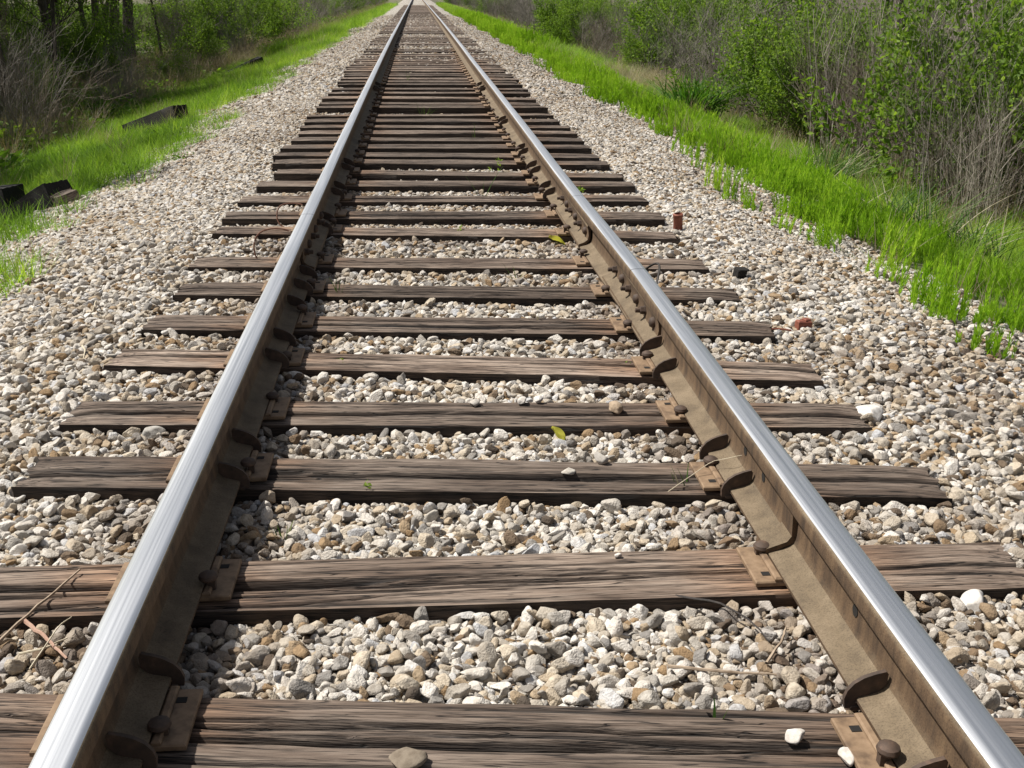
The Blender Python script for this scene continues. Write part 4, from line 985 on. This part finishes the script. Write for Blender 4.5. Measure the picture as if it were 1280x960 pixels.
TREES = [tree_proto(300, 6.0, .06, 13), tree_proto(301, 7.5, .09, 16), tree_proto(302, 9.5, .13, 20, .1, 5), tree_proto(303, 11, .21, 24, .11, 6), tree_proto(304, 7.0, .13, 28, .11, 6)]
def tree(k, x, y, s, label, group):
    o = bpy.data.objects.new('tree', None); COL.objects.link(o); o.location = (x, y, gz(x, y)); o.rotation_euler = (0, 0, random.uniform(0, 6.28)); o.scale = (s, s, s)
    obj('trunk', TREES[k][0], o); obj('crown', TREES[k][1], o); tag(o, label, 'tree', group)
TL = 'trees in the left wood'; TR_ = 'trees in the right brush'
for k, x, y, s, lab in [(1, -7.9, 21.6, .95, 'dark upright trunk at the far left behind the bare shrub'), (2, -8.4, 24.0, .85, 'thicker dark trunk right beside the upright one at the far left'), (2, -9.1, 29.5, .9, 'straight dark trunk left of the middle discarded tie'),
                        (1, -9.2, 33.0, .9, 'slim dark trunk, left one of a close pair in the left wood'), (1, -9.0, 34.4, 1.0, 'slim dark trunk, right one of a close pair in the left wood'), (0, -7.7, 24.8, .9, 'thin sapling in front of the dark left trunks'), (2, -11.5, 42.0, 1.0, 'dark trunk deep in the left wood above the discarded tie')]:
    tree(k, x, y, s, lab, TL)
for k, x, y, s in ((4, -7.6, 11.2, 1.0), (4, -7.7, 13.6, .95)): tree(k, x, y, s, 'tree standing left of the grass outside the photo edge', TL)
for j in range(4): tree(4, -11.4-random.random(), 19+j*6.5, random.uniform(1.15, 1.35), 'broad-crowned tree in the left wood, its trunk dim among others', TL)
for j in range(58):
    y = 16+j*1.05+random.uniform(-.6, .6); x = -random.uniform(9.0, max(12, .42*y+4)); k = random.choice([1, 2, 2, 3, 3]) if x < -10.5 else random.choice([0, 1])
    tree(k, x, y, random.uniform(.85, 1.05), 'trunk deep in the left wood among many others', TL)
for j in range(20):
    y = 76+j*4+random.uniform(-1, 1); tree(random.choice([0, 1, 2]), -random.uniform(9.5, 24), y, random.uniform(.9, 1.2), 'tree far up the line behind the left brush', TL)
tree(1, 7.7, 17.6, 1.1, 'dark trunk standing in the brush on the right bank', TR_)
tree(1, 9.2, 24.0, .9, 'dark thin trunk behind the grey leafless shrubs on the right bank', TR_)
for j in range(30):
    y = 16+j*2+random.uniform(-.8, .8); tree(random.choice([0, 1, 1, 2]), random.uniform(10.5, max(13, .6*y+6)), y, random.uniform(.85, 1.1), 'trunk deep in the right-hand brush', TR_)
for j in range(20):
    y = 78+j*4+random.uniform(-1, 1); tree(random.choice([0, 1, 2]), random.uniform(9, 24), y, random.uniform(.9, 1.2), 'tree far up the line behind the right brush', TR_)

# grass tufts that stand out
def tuft(x, y, n, h0, h1, wid, lean, m, seed, label, name='grass_tuft', sp=.1, curl=.8):
    me = blade_mesh(name, m, n, np.random.default_rng(seed), h0, h1, sp, lean, wid, curl=curl, seg=6)
    tag(obj(name, me, None, (x, y, gz(x, y)-.02)), label, 'grass tuft', 'tufts standing out of the right grass')
tuft(4.5, 19.2, 330, .4, .95, .036, .5, M_STRAP, 1, 'dark green strap-leaved clump at the edge of the brush', 'leafy_clump', .16)
tuft(4.7, 13.0, 320, .3, .75, .011, .5, M_TUFT, 2, 'big grass tuft with dry pale seed stems, farther of the two', sp=.16)
tuft(4.2, 12.0, 220, .25, .55, .010, .5, M_TUFT, 3, 'arching grass tuft in front of the tuft with dry stems', sp=.14)
tuft(3.95, 9.3, 320, .25, .6, .011, .55, M_TUFT, 4, 'wide grass tuft with arching blades nearest to the right photo edge', sp=.18)
tuft(4.4, 9.0, 240, .25, .55, .010, .6, M_TUFT, 5, 'grass tuft right of the wide arching one', sp=.18)
tuft(5.4, 29.0, 50, .3, .6, .02, .5, M_STRAP, 6, 'small dark leafy clump in front of the dead white grass', 'leafy_clump', .15)
tuft(3.15, 36, 60, .3, .55, .02, .5, M_STRAP, 7, 'small dark green clump at the gravel side of the far right grass', 'leafy_clump', .15)
print('BALLAST', NB)
